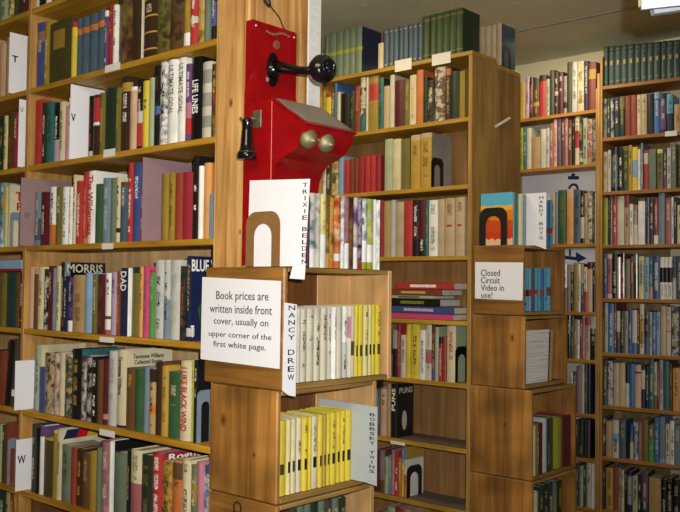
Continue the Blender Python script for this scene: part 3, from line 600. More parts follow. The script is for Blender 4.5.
# ---------- corner bookcase
CBK = 'corner bookcase'
row(FF, ZF[0], 112, '''516 519.6 84 brown; 520 525 83 gold L=0; 525.3 529 77 lilac g; 529.3 532.8 77 maroon g L=pink; 533 538.6 79 dkolive b=.3,.4,gold; 539 545.8 75 red b=.85,1,dkbrown L=0; 546.1 549.3 79 palegreen; 549.6 554 70 dkgrey L=0; 554.3 558 72 dkbrown b=.45,.55,tan; 558.3 563 72 maroon; 563.3 566.6 76 grey b=.15,.3,black; 567 571.6 62 dkolive L=0; 571.9 577 62 silver g; 577.3 583.6 61 peach a=peach,cream,gold; 583.9 588 61 navy L=ivory; 588.3 595.6 62 rust b=.65,.85,gold L=0''', 'top shelf, '+CBK, 'books on the top shelf of the corner bookcase', dmax=.17)
row(FF, ZF[1], 162, '''517 519.8 130 navy; 520.1 523 128 lime; 523.3 526 128 teal; 526.3 531 128 ivory L=0; 531.4 539.6 137 tan L=0; 540.2 545.6 129 ivory L=0; 546 549.3 128 silver; 549.6 553 123 rose; 553.3 556.6 119 peach; 556.9 560.8 117 purple; 561.1 564.6 118 brown; 564.9 567.6 118 pink; 567.9 571.6 120 brown; 571.9 574.4 119 black; 574.7 579 115 cream b=.35,.7,red; 579.3 582.6 120 dkgreen a=dkgreen,black,ivory; 582.9 587 118 palegreen L=dkgreen; 587.3 591.8 119 ivory a=ivory,red,grey; 592.1 596.4 120 black a=black,grey,dkgrey''', 'second shelf, '+CBK, 'books on the second shelf of the corner bookcase', dmax=.17)
row(FF, ZF[2], 240, '''547 550.8 200 dkteal; 551.1 554.6 194 beige; 554.9 557.6 192 bluegrey; 558 565.3 190 green L=olive; 566.3 573 189 ltorange L=0 b=.85,1,peach; 573.3 580 190 slate L=navy; 580.3 584 191 black b=.1,.5,ivory; 584.3 587.3 193 tan; 587.6 592 191 black a=black,ivory,dkgrey; 592.3 594.6 192 dkgreen; 594.9 596.8 193 white''', 'third shelf, '+CBK, 'books on the third shelf of the corner bookcase', dmax=.11)
row(FF, ZF[3], 308, '''563 566.6 264 white b=0,.5,olive; 567 570.3 265 mauve; 570.6 573 265 black b=.85,1,grey; 573.3 577.6 263 mustard L=0; 577.9 580.3 264 white; 580.6 583.3 264 navy b=.6,1,gold; 583.6 586.8 267 cream b=0,.45,red; 587.1 592 262 peach b=.86,1,maroon L=0; 592.3 595 262 black; 595.3 597 262 ivory g b=.3,.5,lilac''', 'fourth shelf, '+CBK, 'books on the fourth shelf of the corner bookcase', dmax=.11)
row(FF, ZF[4], 356, '''567 570 315 black g; 570.3 573.6 316 dkgrey; 573.9 576.6 319 mustard; 576.9 579.3 320 white; 579.6 582.3 319 rust; 582.6 584.6 319 pink; 584.9 589.6 317 beige b=.8,1,red L=brown; 590 596 316 black b=.72,1,ivory L=ivory''', 'fifth shelf, '+CBK, 'books on the fifth shelf of the corner bookcase', dmax=.11)
row(FF, ZF[5], 410, '''569 572.6 372 silver b=0,.5,greygreen; 573 576 372 dkgrey; 576.3 580.8 366 mauve L=0; 581.1 584 365 silver L=0; 584.3 587 364 dkolive c=dkgrey; 587.3 590.2 364 navy c=navy d=.16 L=0''', 'sixth shelf, '+CBK, 'books on the sixth shelf of the corner bookcase', dmax=.11)
row(FF, ZF[6], 454, '''574 578.4 420 black L=gold; 578.7 583 420 dkgreen L=gold z=.1,.3; 583.3 586 420 black c=black L=0; 586.3 590 420 dkgrey c=black L=0''', 'seventh shelf, '+CBK, 'books on the seventh shelf of the corner bookcase', dmax=.11)
row(FF, ZF[7], 504, '''574 578.6 464 dkteal; 578.9 583 466 palegreen; 583.3 586 465 dkgrey; 586.3 591 463 ivory c=ivory; 591.3 594 463 white L=0''', 'bottom shelf in view, '+CBK, 'books on the bottom shelf in view of the corner bookcase', dmax=.11)
# ---------- right bookcase
RBK = 'right bookcase'
row(FC, ZC[0], 82, ';'.join('%g %g %g bluegreen b=.52,.63,^gold b=.9,.93,~olive b=.8,.82,~olive b=.1,.13,~olive L=0' % (601.6+i*6.55, 601.6+(i+1)*6.55-.15, 46.5-i*.62) for i in range(14)), 'matching set on top, '+RBK, 'set of blue green volumes', unit='volume', y0=.015)
row(FC, ZC[1], 134, '''602 606.6 99 ivory b=0,.4,grey a=ivory,moss; 607 610 98 dkteal; 610.3 613.6 98 bluegrey a=bluegrey,navy,ivory; 614 619 97 navy b=.1,.3,dkteal; 619.3 624.4 97 dkgreen b=.7,1,olive; 625 630.6 96 rust L=0; 631 636.6 95 brick L=brown; 637 640.8 95 cream; 641.1 646.8 94 beige; 647.1 653.6 94 black L=0; 654 659.6 92 brightblue b=.85,1,ltblue; 660 665.8 93 navy b=.1,.8,purple; 666.3 672.6 94 skyblue b=0,.5,navy; 674 681 104 tan; 681.5 690 100 brown''', 'second shelf, '+RBK, 'books on the second shelf of the right bookcase')
row(FC, ZC[2], 188, '''601.5 607.4 152 beige; 607.8 610.8 150 ivory; 611.2 617.8 147 navy b=.1,.8,slate g; 618.2 622.6 148 black L=white z=.1,.9; 623 628 146 olive b=0,.9,moss; 628.3 632 145 gold; 632.2 637.6 147 yellow b=.3,.7,ltblue L=0; 638 640.3 149 white L=0; 640.6 643 143 bluegrey; 643.4 648 150 red b=.65,.92,ivory L=0; 648.3 655.8 149 greygreen L=0; 657 662.8 149 paleyellow b=0,.9,olive; 663.2 666.6 149 purple b=.4,1,dkgrey; 666.9 671 148 silver; 671.4 676 143 greygreen; 677 686 146 dkolive''', 'third shelf, '+RBK, 'books on the third shelf of the right bookcase')
row(FC, ZC[3], 241, '''601 607.8 198 lime L=0; 608.2 610 195 black; 610.3 612.4 194 bluegrey; 612.7 616.8 195 red b=.93,1,rust; 617.2 624 196 ivory L=0; 624.4 629 194 tan b=.75,1,brick; 629.3 633 204 white; 633.3 637.6 205 mauve b=0,.5,ivory; 638 644.8 201 white L=0; 645.2 647 198 navy; 647.2 649 198 lilac; 649.3 653.4 199 dkteal; 653.8 658 199 crimson b=0,.2,white; 658.3 664.6 193 bluegrey L=0; 665.2 671 198 rose; 671.3 673.6 197 white; 673.9 676.4 197 navy; 676.8 684 205 cream''', 'fourth shelf, '+RBK, 'books on the fourth shelf of the right bookcase')
row(FC, ZC[4], 295, '''600.6 603.6 249 silver g; 603.9 607 254 blue; 607.3 611.8 254 ivory b=.1,.9,rose; 612.2 617 254 black; 617.4 620.6 257 white g L=0; 620.9 625 253 crimson b=.6,1,maroon g; 625.3 630 259 olive b=0,1,greygreen L=0; 630.3 633.6 256 rust; 633.9 638 254 bluegrey b=.0,.8,dkgrey g; 638.6 643.8 256 paleyellow b=.3,.8,palegreen; 644.1 649 257 ltblue; 649.3 652.6 257 teal b=0,.3,tan; 652.9 659.6 256 blue L=white; 660.2 664 257 white b=.4,.75,black L=black z=.05,.35; 664.2 668 257 white b=.4,.75,black L=black z=.05,.35; 668.2 672 257 white b=.4,.75,black L=black z=.05,.35; 672.6 676 256 silver b=.5,1,slate; 676.4 684 256 slate''', 'fifth shelf, '+RBK, 'books on the fifth shelf of the right bookcase')
row(FC, ZC[5], 349, '''600.6 604 302 rose b=.5,1,purple; 604.6 607.8 303 palegreen; 608.1 613.8 304 brightblue; 614.1 616.2 303 rust; 616.5 620 311 dkgrey b=.5,1,ivory; 620.3 624 311 dkgreen; 624.3 628 311 grey; 628.4 631.8 309 blue; 632.1 637 310 ivory b=0,.25,brightblue L=0; 637.3 639.3 308 maroon; 639.6 644 304 cream b=.2,.7,gold; 644.4 649.2 311 blue b=.4,.9,navy; 649.5 652 312 palegreen; 652.3 656 312 brightblue; 656.3 660 312 ltblue; 660.3 666 306 beige L=0; 666.3 670.8 307 ivory L=red z=.5,.98 b=.48,.5,red; 671.6 678.6 307 dkgrey a=black,silver,dkgrey; 679 686 306 purple''', 'sixth shelf, '+RBK, 'books on the sixth shelf of the right bookcase')
row(FC, ZC[6], 403, '''600.6 603 364 white b=.25,.35,black L=0; 603.4 607 360 dkbrown b=0,.35,green; 607.4 612.8 361 black a=black,silver,dkgrey; 613.4 619 363 beige L=0; 619.2 625 363 beige L=0; 625.3 629 364 black b=0,.55,ivory L=0; 629.3 634.6 364 brightblue L=0; 634.9 641 365 peach b=.8,.84,navy L=0; 641.3 645 366 navy b=.45,.9,ivory; 645.3 648.8 366 black L=ivory; 649.1 653.8 359 teal; 654.1 656.8 362 ivory b=0,.3,olive; 657.1 659 362 rust; 659.3 663 360 silver b=.4,1,lilac; 663.4 669.2 361 teal L=0; 669.5 672 363 brown; 672.6 680 368 ltorange L=brown; 680.5 686 365 tan''', 'seventh shelf, '+RBK, 'books on the seventh shelf of the right bookcase')
row(FC, ZC[7], 458, '''600.6 604.8 417 black a=black,dkteal,silver; 605.6 611.8 421 tan L=0; 612.3 618.6 420 ivory b=.4,.65,ltblue; 619 625.6 420 slate b=.5,.8,teal; 630 633 424 blue b=0,.5,ivory; 633.3 638 422 teal a=teal,brightblue,ivory; 638.4 641.8 422 rose; 642.1 648 420 olive L=0; 648.4 653.6 425 olive b=0,.6,brightgreen; 654 659 418 brightblue; 659.4 664.8 417 ltblue b=.1,1,bluegrey L=0; 665.4 669.8 424 ivory; 670.1 674 421 white; 674.6 680 426 bluegrey; 680.5 686 426 grey''', 'eighth shelf, '+RBK, 'books on the eighth shelf of the right bookcase')
row(FC, ZC[8], 512, '''598.9 602 466 black b=0,.6,crimson; 602.4 605 466 navy; 605.6 612.8 468 gold L=brown z=.1,.9; 613.2 617.6 467 brick L=0; 617.9 621 468 grey; 621.3 624 470 cream; 624.3 627 471 black; 627.3 631.6 472 navy b=.2,.9,bluegrey; 632.2 637.6 476 palegreen; 637.9 641 475 black; 641.3 647.8 473 dkteal b=.3,1,purple; 648.6 660.6 478 tan L=0; 661 666.6 480 black L=silver; 667 672 478 dkgrey b=.6,.9,black; 672.3 680 480 black L=palegreen; 680.5 686 480 navy''', 'bottom shelf in view, '+RBK, 'books on the bottom shelf in view of the right bookcase')

# ---------- books facing +u : the crates
def arts(s): return 'a='+s
row(F1, 1.4985, 270, '''307.6 310.2 196 maroon L=0; 310.5 316.4 193 silver g a=teal,silver,ivory b=0,.25,white L=0; 316.7 320.8 193.5 mauve g a=mauve,ivory,grey b=0,.2,ivory L=0; 321.1 326.8 194 paleyellow g b=0,.45,white L=gold z=.5,.9; 327.1 330 195 brown g a=gold,brown,olive b=0,.2,gold L=0; 330.3 335 195 orange g a=orange,gold,brown b=0,.1,orange L=0; 335.3 341.2 195.5 brick g a=brick,orange,cream b=0,.1,orange b=.1,.2,white L=0; 341.5 345.3 196 bluegrey g a=bluegrey,white,grey b=0,.3,white L=0; 345.6 350 196.5 rose g a=purple,rose,mauve b=0,.35,white L=0;
350.3 354 197 brown g a=dkbrown,brown,olive L=0; 354.3 358.6 197.5 purple g a=purple,lilac,ivory b=0,.3,white L=0; 358.9 362.8 198 dkgreen g a=moss,lilac,dkbrown b=0,.1,crimson L=0; 363.1 368 198.5 bluegrey g a=teal,white,bluegrey b=0,.1,lime b=.1,.4,white L=0; 368.3 374 199 lime g a=paleyellow,lime,palegreen b=0,.1,lime b=.1,.35,white L=0; 374.3 376.8 199.5 white g L=0; 377.1 380.3 200 silver g a=bluegrey,silver,white L=0''', 'glossy series on top of the near crates', 'glossy picture-spine series beside the white sign', y0=.006, dmax=.135)
row(F1, 1.194, 380, '''297.4 300.8 309 ivory L=0; 301.1 307.4 309 ivory; 307.7 314.6 308.6 ivory; 314.9 321.2 308.2 ivory; 321.5 327.8 307.6 silver b=0,1,ivory; 328.1 331.8 307.2 ivory; 332.1 337 307 white L=grey; 337.3 342.8 306.6 ivory L=0; 343.1 348 306.4 silver b=.5,1,white; 348.3 351.4 306 ivory b=.55,.85,pink L=0; 351.7 354.8 306 ivory b=.3,.5,dkgrey L=0;
355.1 358.8 305.8 yellow b=.28,.44,~dkolive L=0; 359.1 363.8 305.5 yellow b=.28,.44,~dkolive L=0; 364.1 368.8 305.3 paleyellow b=.28,.44,~dkolive L=brown z=.5,.9; 369.1 372.2 305.2 paleyellow b=.29,.44,~black L=0; 372.5 375.8 305.1 yellow b=.29,.44,~black L=0; 376.1 381.6 305 yellow b=.29,.44,~dkolive L=brown z=.55,.9''', 'series in the top near crate', 'series of white and yellow mystery books in the top near crate', y0=.006, dmax=.13)
row(F1L, .9005, 480, '''278.8 287 421 yellow b=.28,.42,~dkolive L=0; 287.3 291.6 420 paleyellow b=.29,.44,~black L=0; 291.9 296.8 419 cream b=.29,.44,~dkgrey L=0; 297.1 302.6 418 cream b=.29,.44,~black L=olive z=.5,.9; 302.9 308.8 417.5 yellow b=.29,.44,~black L=brown z=.5,.9; 309.1 312 417 yellow L=0; 312.3 318.6 416 cream b=.29,.44,~black L=olive z=.5,.9; 318.9 323.4 415 yellow b=.29,.44,~dkolive L=0; 323.7 327 414.5 gold b=.29,.44,~dkolive L=0; 327.3 330.8 414 yellow b=.29,.44,~dkolive L=0; 331.1 336.8 413 yellow b=.29,.44,~black L=brown z=.5,.9; 337.1 341 412 yellow b=.29,.44,~black L=0; 341.3 346 411 yellow b=.29,.44,~black L=brown z=.5,.9; 346.3 352.4 410 yellow b=.29,.44,~black L=0''', 'series in the middle near crate', 'series of yellow mystery books in the middle near crate', y0=.004, dmax=.122)
row(F1L, .576, 600, '''290 297 506 dkgrey; 297.6 304 505 greygreen; 304.6 311 503.5 greygreen; 311.6 318 502 dkgreen; 318.6 325 501 greygreen; 325.6 332 499.5 dkgrey; 332.6 339 498.5 greygreen; 339.6 346 498 dkgreen''', 'lowest near crate', 'grey green books in the lowest near crate', y0=.05, dmax=.075)
row(F2, 1.355, 305, '''524.6 527 269 skyblue b=.35,.5,brick b=.15,.2,navy L=0; 527.2 529.6 268.5 skyblue b=.35,.5,navy L=0; 529.8 532 268.5 ltblue b=.35,.5,brick L=0; 532.2 535.8 268.3 slate b=.35,.5,brick L=0; 536.1 539 268.2 skyblue b=.4,.5,brick L=0; 539.2 542 268.2 skyblue L=navy z=.2,.5; 542.2 545 268 brightblue b=.35,.5,brick L=0; 545.2 548 268 skyblue L=navy z=.2,.5; 548.2 551.4 268 skyblue b=.35,.55,rust L=0''', 'in the top far crate', 'light blue series in the top far crate', y0=.005, dmax=.14)
row(F2, 1.627, 240, '''505.6 508 203 teal L=0; 508.2 510.4 204 orange L=0; 510.6 513 204 bluegrey; 513.3 516 204 greygreen; 516.3 519 204 paleyellow b=0,.5,gold; 519.3 521.8 204 teal''', 'behind the sunset book on the far crates', 'books on top of the far crates', y0=.02, dmax=.12) if False else None
row(F3, .6955, 470, '''532.8 537 426 cream L=0; 537.3 539.4 424 olive; 539.7 543.4 423 maroon L=0; 543.7 548 419 silver L=0; 548.3 549.6 419 navy; 549.9 554 418 moss L=0; 554.3 563.2 418 lime L=0 c=olive; 563.5 567.6 416 maroon L=0; 567.9 571.6 415 crimson b=0,1,maroon L=0''', 'third far crate', 'books in the third far crate', y0=.006, dmax=.17)
row(F3, .376, 540, '''535 539 492 cream L=0; 539.5 544 487 dkteal; 544.3 549 485 dkgreen; 549.3 553.6 483 dkteal; 553.9 558 482 greygreen; 558.3 562.6 481 dkgreen''', 'lowest far crate', 'dark green books in the lowest far crate', y0=.006, dmax=.17)
# spines of the light blue series on top of the far crates
row(F2, 1.627, 240, '''546.2 548.4 201 skyblue b=.3,.42,brick L=0; 548.7 551 201 brightblue b=.3,.42,brick L=0; 551.3 553.2 201 skyblue b=.3,.42,brick L=0''', 'on top of the far crates', 'light blue series on top of the far crates', y0=.006, dmax=.12)
by = {}
for p in PENDING: by.setdefault(p['L']['shelf'], []).append(p['L'])
for Ls in by.values():
    for k, L in enumerate(Ls): L['nb'] = (Ls[k-1]['c'] if k else None, Ls[k+1]['c'] if k < len(Ls)-1 else None)
flush_books()
finish_labels()

# ------------------------------------------------------------------ titles on legible books
def spine_text(key, body, z0, z1, mat, mode='down', w=(.2, .8)):
    b = KEYED[key]; fr = Frame((0, 0), 0); o = b['o']; x0, x1 = b['x0'], b['x1']; wd = x1-x0
    return text('title', body, b['fr'], x0+wd*w[0], x0+wd*w[1], b['z']+b['h']*z0, b['z']+b['h']*z1, b['y']-.0002, mat, wrap(o, b), mode)
def wrap(o, b): return o
# book empties are turned only in the crates and the right bookcase, so titles are made on unturned ones
spine_text('life', 'LIFE LINES', .32, .72, WHITE_INK)
spine_text('ug1', 'ULTIMATE GOAL', .35, .93, GREY_INK)
spine_text('ug2', 'ULTIMATE GOAL', .35, .93, GREY_INK)
spine_text('wild', 'The Wilderness', .12, .94, RED_INK, w=(.15, .85))
spine_text('dad', 'DAD', .66, .95, WHITE_INK, w=(.15, .85))
spine_text('wind', 'I LIKE BLACK WIND', .12, .92, RED_INK)
spine_text('tenn', 'Tennessee Williams', .42, .92, INK, w=(.3, .7))
def cover_text(key, body, y0, y1, z0, z1, mat, mode='h'):
    b = KEYED[key]; fr = Frame((b['x1'], 0), 90)
    v0 = VA if b['fr'] is FA else VB
    return text('cover_title', body, fr, v0+b['y']+y0, v0+b['y']+y1, z0, z1, 0, mat, b['o'], mode)
b = KEYED['morris']; T = b['z']+b['h']; cover_text('morris', 'MORRIS', .003, b['d']-.012, T-.036, T-.006, plain('pale_print', 'c8c4b4', .5))
b = KEYED['bluew']; T = b['z']+b['h']; cover_text('bluew', 'BLUE W', .004, .108, T-.045, T-.010, WHITE_INK); cover_text('bluew', 'T', .004, .016, b['z']+.01, b['z']+.045, WHITE_INK)
fr_ = Frame((b['x1'], 0), 90)
leaf = MB(); 
leaf.prism([fr_.w(VA+b['y']+q[0], -.0004, b['z']+q[1]) for q in ((.045, .004), (.04, .05), (.03, .09), (.05, .13), (.085, .14), (.13, .12), (.135, .05), (.12, .004))], (.0006, 0, 0))
leaf.build('green_picture', plain('leaf_green', '2c6030', .4), b['o'])
b = KEYED['tenn']; T = b['z']+b['h']; cover_text('tenn', 'Tennessee Williams', .03, .15, T-.028, T-.014, INK); cover_text('tenn', 'Collected Stories', .035, .145, T-.046, T-.032, INK)
b = KEYED['tony']; T = b['z']+b['h']; cover_text('tony', 'To', .02, .07, T-.06, T-.025, RED_INK); cover_text('tony', 'Riv', .025, .095, T-.095, T-.065, RED_INK)
b = KEYED['puns']; T = b['z']+b['h']; cover_text('puns', 'PUNS', .02, b['d']-.01, T-.045, T-.018, plain('pale_print', 'c8c4b4', .5))
spine_text('puns', 'PUNS', .5, .92, WHITE_INK, 'up')
fr_ = Frame((b['x1'], 0), 90); pg = MB()
def ell(fr, cx, cz, rx, rz, y=-.0006, n=20): return [fr.w(cx+rx*math.cos(2*math.pi*i/n), y, cz+rz*math.sin(2*math.pi*i/n)) for i in range(n)]
pg.prism(ell(fr_, VB+b['y']+.06, b['z']+.075, .018, .045), (-.0005, 0, 0)); pg.build('cover_picture', plain('picture_cream', 'c8c2ac', .4), b['o'])
fr_ = Frame((b['x1'], 0), 90)
b = KEYED['redl']; T = b['z']+b['h']; cover_text('redl', 'Rogue', .03, .16, T-.030, T-.004, WHITE_INK)
b = KEYED['colr']; T = b['z']+b['h']; fr_ = Frame((b['x1'], 0), 90)
for (p0, p1, cc) in ((.01, .06, 'navy'), (.06, .10, 'red'), (.10, .165, 'gold')):
    q = MB().prism([fr_.w(VA+b['y']+p0, -.0004, T-.034), fr_.w(VA+b['y']+p1, -.0004, T-.034), fr_.w(VA+b['y']+p1+.015, -.0004, T-.003), fr_.w(VA+b['y']+p0+.015, -.0004, T-.003)], (-.0003, 0, 0))
    q.v = [v+Vector((.0009, 0, 0)) for v in q.v]; q.build('cover_picture', plain('picture_'+cc, cc, .35), b['o'])
b = KEYED['redl']
spine_text('redl', 'THE BOOK', .3, .95, WHITE_INK, w=(.25, .8)) if False else None

# ------------------------------------------------------------------ cards, notices, bookends
def u_card(label, up, xl, xr, ytl, ytr, ybl, mat=PAPER, th=.0016, letter=None, lpx=None, name='divider_card', cat='card', zfloor=None, d=None, group=None, ink=INK):
    """upright card in a plane u = up"""
    fr = Frame((up, 0), 90)
    a, zt = fr.at(xl, ytl); c, zt2 = fr.at(xr, ytr)
    if d: c = a+d
    if VA-.1 < a < VA+.1: c = min(c, VA+.2235)
    zb = zfloor+.0008 if zfloor else fr.at(xl, ybl)[1]
    zt2 = zt
    pts = [fr.w(a, 0, zb), fr.w(c, 0, zb), fr.w(c, 0, zt2), fr.w(a, 0, zt)]
    r = empty(name, (up, a, zb), label=label, cat=cat, group=group)
    MB().prism(pts, (-th, 0, 0)).build('sheet', mat, r)
    if letter:
        lx0, lz1 = fr.at(lpx[0], lpx[1]); lx1, lz0 = fr.at(lpx[2], lpx[3])
        text('letter', letter, fr, lx0, lx1, lz0, lz1, 0, ink, r)
    return r, a, c, zt
uL = lambda x, y: FA.at(x, y, .012)[0]
u_card('white divider card marked T, second shelf at the left edge', FA.at(10, 60, -.01)[0], 10, 36, 32, 35, 90, letter='T', lpx=(12, 55, 18, 63), zfloor=ZA[2], d=.19)
u_card('white divider card marked U, third shelf at the left edge', FA.at(19.4, 130, -.005)[0], 19.4, 33, 99, 101, 168, letter='U', lpx=(20.5, 107, 23, 112), zfloor=ZA[3], d=.16)
u_card('large white divider card marked V, third shelf of the left bookcase', FA.at(71.6, 130, .006)[0], 71, 102, 84, 89, 155, letter='V', lpx=(71, 113, 75.5, 122), zfloor=ZA[3], d=.2)
u_card('blank white divider card, sixth shelf at the left edge', -2.9415, 15.5, 36, 361, 360, 420, zfloor=ZA[6], d=.2)
u_card('white divider card marked W, seventh shelf at the left edge', FA.at(17.2, 465, -.02)[0], 16.4, 29.4, 440, 439, 491, letter='W', lpx=(17.5, 456, 25.5, 463), zfloor=ZA[7], d=.145)
MAUVE = plain('mauve_board', '94787a', .8, mottled=.06, scale=20)
u_card('mauve cardboard divider left of the small books, fourth shelf', -2.936, 21.5, 72, 177.4, 182, 246, mat=MAUVE, th=.003, zfloor=ZA[4], d=.25, letter='W', lpx=(24, 212, 29, 219), name='cardboard_divider', ink=plain('faint_pencil', '6c5c60', .8))
u_card('mauve cardboard divider behind mustard and red books, fourth shelf', FA.at(143.4, 200, .006)[0], 143.4, 192, 157, 163, 240, mat=MAUVE, th=.003, zfloor=ZA[4], d=.2, name='cardboard_divider')

def bookend(label, fr, xc, w, y, z, h, mat, hole=.55, group=None, th=.0015, foot=.08, fdir=1):
    """steel bookend: arched plate standing in plane y of the frame, with a slim foot"""
    n = 10; r = w*.28; out = [(-w/2, 0), (-w/2, h-r)]
    for i in range(1, 6): a = math.pi-i*math.pi/2/6; out.append((-w/2+r+r*math.cos(a), h-r+r*math.sin(a)))
    out += [(-w/2+r, h), (w/2-r, h)]
    for i in range(1, 6): a = math.pi/2-i*math.pi/2/6; out.append((w/2-r+r*math.cos(a), h-r+r*math.sin(a)))
    out += [(w/2, h-r), (w/2, 0)]
    hw = w*hole/2; hh = h*.78; inn = [(hw, 0), (hw, hh-hw)]
    for i in range(1, n): a = i*math.pi/n; inn.append((hw*math.cos(a), hh-hw+hw*math.sin(a)))
    inn += [(-hw, hh-hw), (-hw, 0)]
    pts = out+inn
    M_ = MB(); no, ni = len(out), len(inn); m = len(pts)
    v = [fr.w(xc+a, y, z+b_) for a, b_ in pts]+[fr.w(xc+a, y+th, z+b_) for a, b_ in pts]
    tris = []
    from mathutils.geometry import tessellate_polygon
    tr = tessellate_polygon([[Vector((a, b_, 0)) for a, b_ in pts]])
    fs = [tuple(t) for t in tr]+[tuple(m+i for i in reversed(t)) for t in tr]+[(i, (i+1) % m, m+(i+1) % m, m+i) for i in range(m)]
    M_.add(v, fs)
    return M_.build('bookend', mat, label=label, cat='bookend', group=group)
FX = lambda u: Frame((u, 0), 90)
def u_bookend(label, u, xl, xr, ytop, z, mat, **k):
    fr = FX(u); a, zt = fr.at(xl, ytop); c, _ = fr.at(xr, ytop)
    return bookend(label, fr, (a+c)/2, c-a, 0, z+.0007, zt-z, mat, **k)
def right_of(key_x, y, fr, yl=.012): return fr.at(key_x, y, yl)[0]
# left bookcase
u_bookend('grey metal bookend beside black book, sixth shelf of left bookcase', FA.at(197.3, 420, .012)[0]+.002, 197.5, 214, 391, ZA[6], GREYM, hole=.5)
u_bookend('grey metal bookend beside orange book, fourth shelf of left bookcase', FA.at(209.9, 220, .012)[0]+.001, 210, 224, 192, ZA[4], GREYM, hole=.4)
u_bookend('grey metal bookend against cream book, fourth shelf at left edge', FA.at(10.4, 230, .012)[0]+.001, 10.4, 22, 212, ZA[4], GREYM, hole=.45)
u_bookend('grey metal bookend against rust book, seventh shelf at left edge', FA.at(8, 450, .012)[0]+.001, 8, 18, 439, ZA[7], GREYM, hole=.45)
# middle bookcase
u_bookend('black bookend against pale banded set atop the middle bookcase', FB.at(361.3, 60, .03)[0]+.001, 363, 377, 43, ZB[0], BLACKM, hole=.5)
u_bookend('black bookend against large green set atop the middle bookcase', FB.at(462.3, 40, .03)[0]+.001, 463.5, 476, 23, ZB[0], BLACKM, hole=.5)
u_bookend('black bookend against beige set on the narrow bookcase top', FB2.at(501.3, 55, .02)[0]+.001, 502.5, 511, 45, 2.4505, BLACKM, hole=.5)
u_bookend('black bookend after gold book, second shelf of middle bookcase', FB.at(431, 170, .012)[0]+.002, 431.5, 443.5, 157, ZB[2], BLACKM, hole=.5)
u_bookend('black bookend against cream book, fourth shelf of middle bookcase', FB.at(455.4, 360, .012)[0]+.001, 455.6, 468, 347, ZB[5], BLACKM, hole=.6)
u_bookend('black bookend against white-covered book, second lowest shelf, middle bookcase', FB.at(406.6, 480, .02)[0]+.002, 407, 422, 467, ZB[7], BLACKM, hole=.55)

BOLD[0] = .003
# ---- the white sign with tan bookend on top of the near crates
zt = 1.4985
r = empty('divider_sign', (-1.74, 1.6035, zt), label='white card sign with vertical black lettering, behind the tan bookend', cat='sign')
fr = Frame((0, 1.6035), 0)
def P(x, y, f=fr): a = f.at(x, y); return f.w(a[0], 0, a[1])
zq = lambda x, y: fr.at(x, y)
pts = [P(249.8, 180.5), P(309.8, 178.5), P(308.2, 265.5)]
a0 = zq(247, 265)[0]; pts = [fr.w(a0, 0, zt+.0008), P(249.8, 180.5), P(309.8, 178.8), fr.w(zq(304.6, 267)[0], 0, zt+.0008)]
MB().prism(pts, (0, .0014, 0)).build('sheet', PAPER, r)
fr6 = Frame((0, 1.5985), 0)
tail = [P(292.6, 266, fr6), P(305.6, 266, fr6), P(304.3, 279.5, fr6), P(289.5, 278.5, fr6)]
tail = [fr6.w(fr6.at(293, 262)[0], 0, zt+.004)]+[fr6.w(fr6.at(305.4, 262)[0], 0, zt+.004)]+tail[2:]
MB().prism(tail, (0, .0012, 0)).build('hanging_tab', PAPER, r)
# fold between sheet and tab
f0 = fr6.at(293, 262)[0]; f1 = fr6.at(305.4, 262)[0]
MB().prism([fr6.w(f0, 0, zt+.004), fr6.w(f1, 0, zt+.004), fr.w(f1, 0, zt+.006), fr.w(f0, 0, zt+.006)], (0, 0, .0012)).build('fold', PAPER, r)
x0, z1 = zq(303, 182); x1, z0 = zq(306.8, 268)
zm_ = z1-(z1-zt-.004)*6.5/13; text('lettering', 'TRIXIE', fr, x0, x1, zm_+.006, z1, 0, INK, r, 'stack'); text('lettering', 'BELDEN', fr, x0, x1, zt+.004, zm_-.006, 0, INK, r, 'stack')
a, ztp = Frame((0, 1.606), 0).at(247.5, 213); c, _ = Frame((0, 1.606), 0).at(281.5, 213)
bookend('tan metal bookend in front of the white lettered card', Frame((0, 1.6012), 0), (a+c)/2, c-a, 0, zt+.0007, ztp-zt, TANM, hole=.52)
# ---- Nancy Drew strip
r = empty('divider_sign', (-1.606, 1.63, 1.19), label='narrow white strip with vertical lettering hanging left of white spines, near crate', cat='sign')
fr = Frame((US1+.004, 0), 90)
def Q(f, x, y): a = f.at(x, y); return f.w(a[0], 0, a[1])
MB().prism([Q(fr, 284.6, 302.5), Q(fr, 297, 304.5), Q(fr, 295.6, 396.5), Q(fr, 289, 395.5), Q(fr, 282.6, 391)], (-.0012, 0, 0)).build('sheet', PAPER, r)
x0, z1 = fr.at(288.5, 304); x1, z0 = fr.at(294, 381)
text('lettering', 'NANCY', fr, x0, x1, z0+(z1-z0)*.52, z1, 0, INK, r, 'stack'); text('lettering', 'DREW', fr, x0, x1, z0, z0+(z1-z0)*.43, 0, INK, r, 'stack')
# ---- grey card behind the yellow series
fr = Frame((0, 1.912), 0)
r = empty('divider_sign', (-1.66, 1.912, .9), label='grey card with vertical lettering at the far end of the yellow books', cat='sign')
q0, q1 = fr.at(310, 397), fr.at(377, 407)
xx0 = -1.766
zlo = .9015
xr_ = fr.at(377, 440)[0]; zr = fr.at(376, 486)[1]; xe = fr.at(364.5, 480)[0]
MB().prism([fr.w(xx0, 0, zlo), fr.w(xx0, 0, q0[1]), fr.w(xr_, 0, q0[1]-.004), fr.w(xr_, 0, zr), fr.w(xe, 0, zlo)], (0, .0014, 0)).build('sheet', plain('grey_card', 'a8b0b4', .7, mottled=.03), r)
x0, z1 = fr.at(370, 412); x1, z0 = fr.at(374.5, 474)
text('lettering', 'BOBBSEY', fr, x0, x1, z0+(z1-z0)*.46, z1, 0, INK, r, 'stack'); text('lettering', 'TWINS', fr, x0, x1, z0, z0+(z1-z0)*.38, 0, INK, r, 'stack')
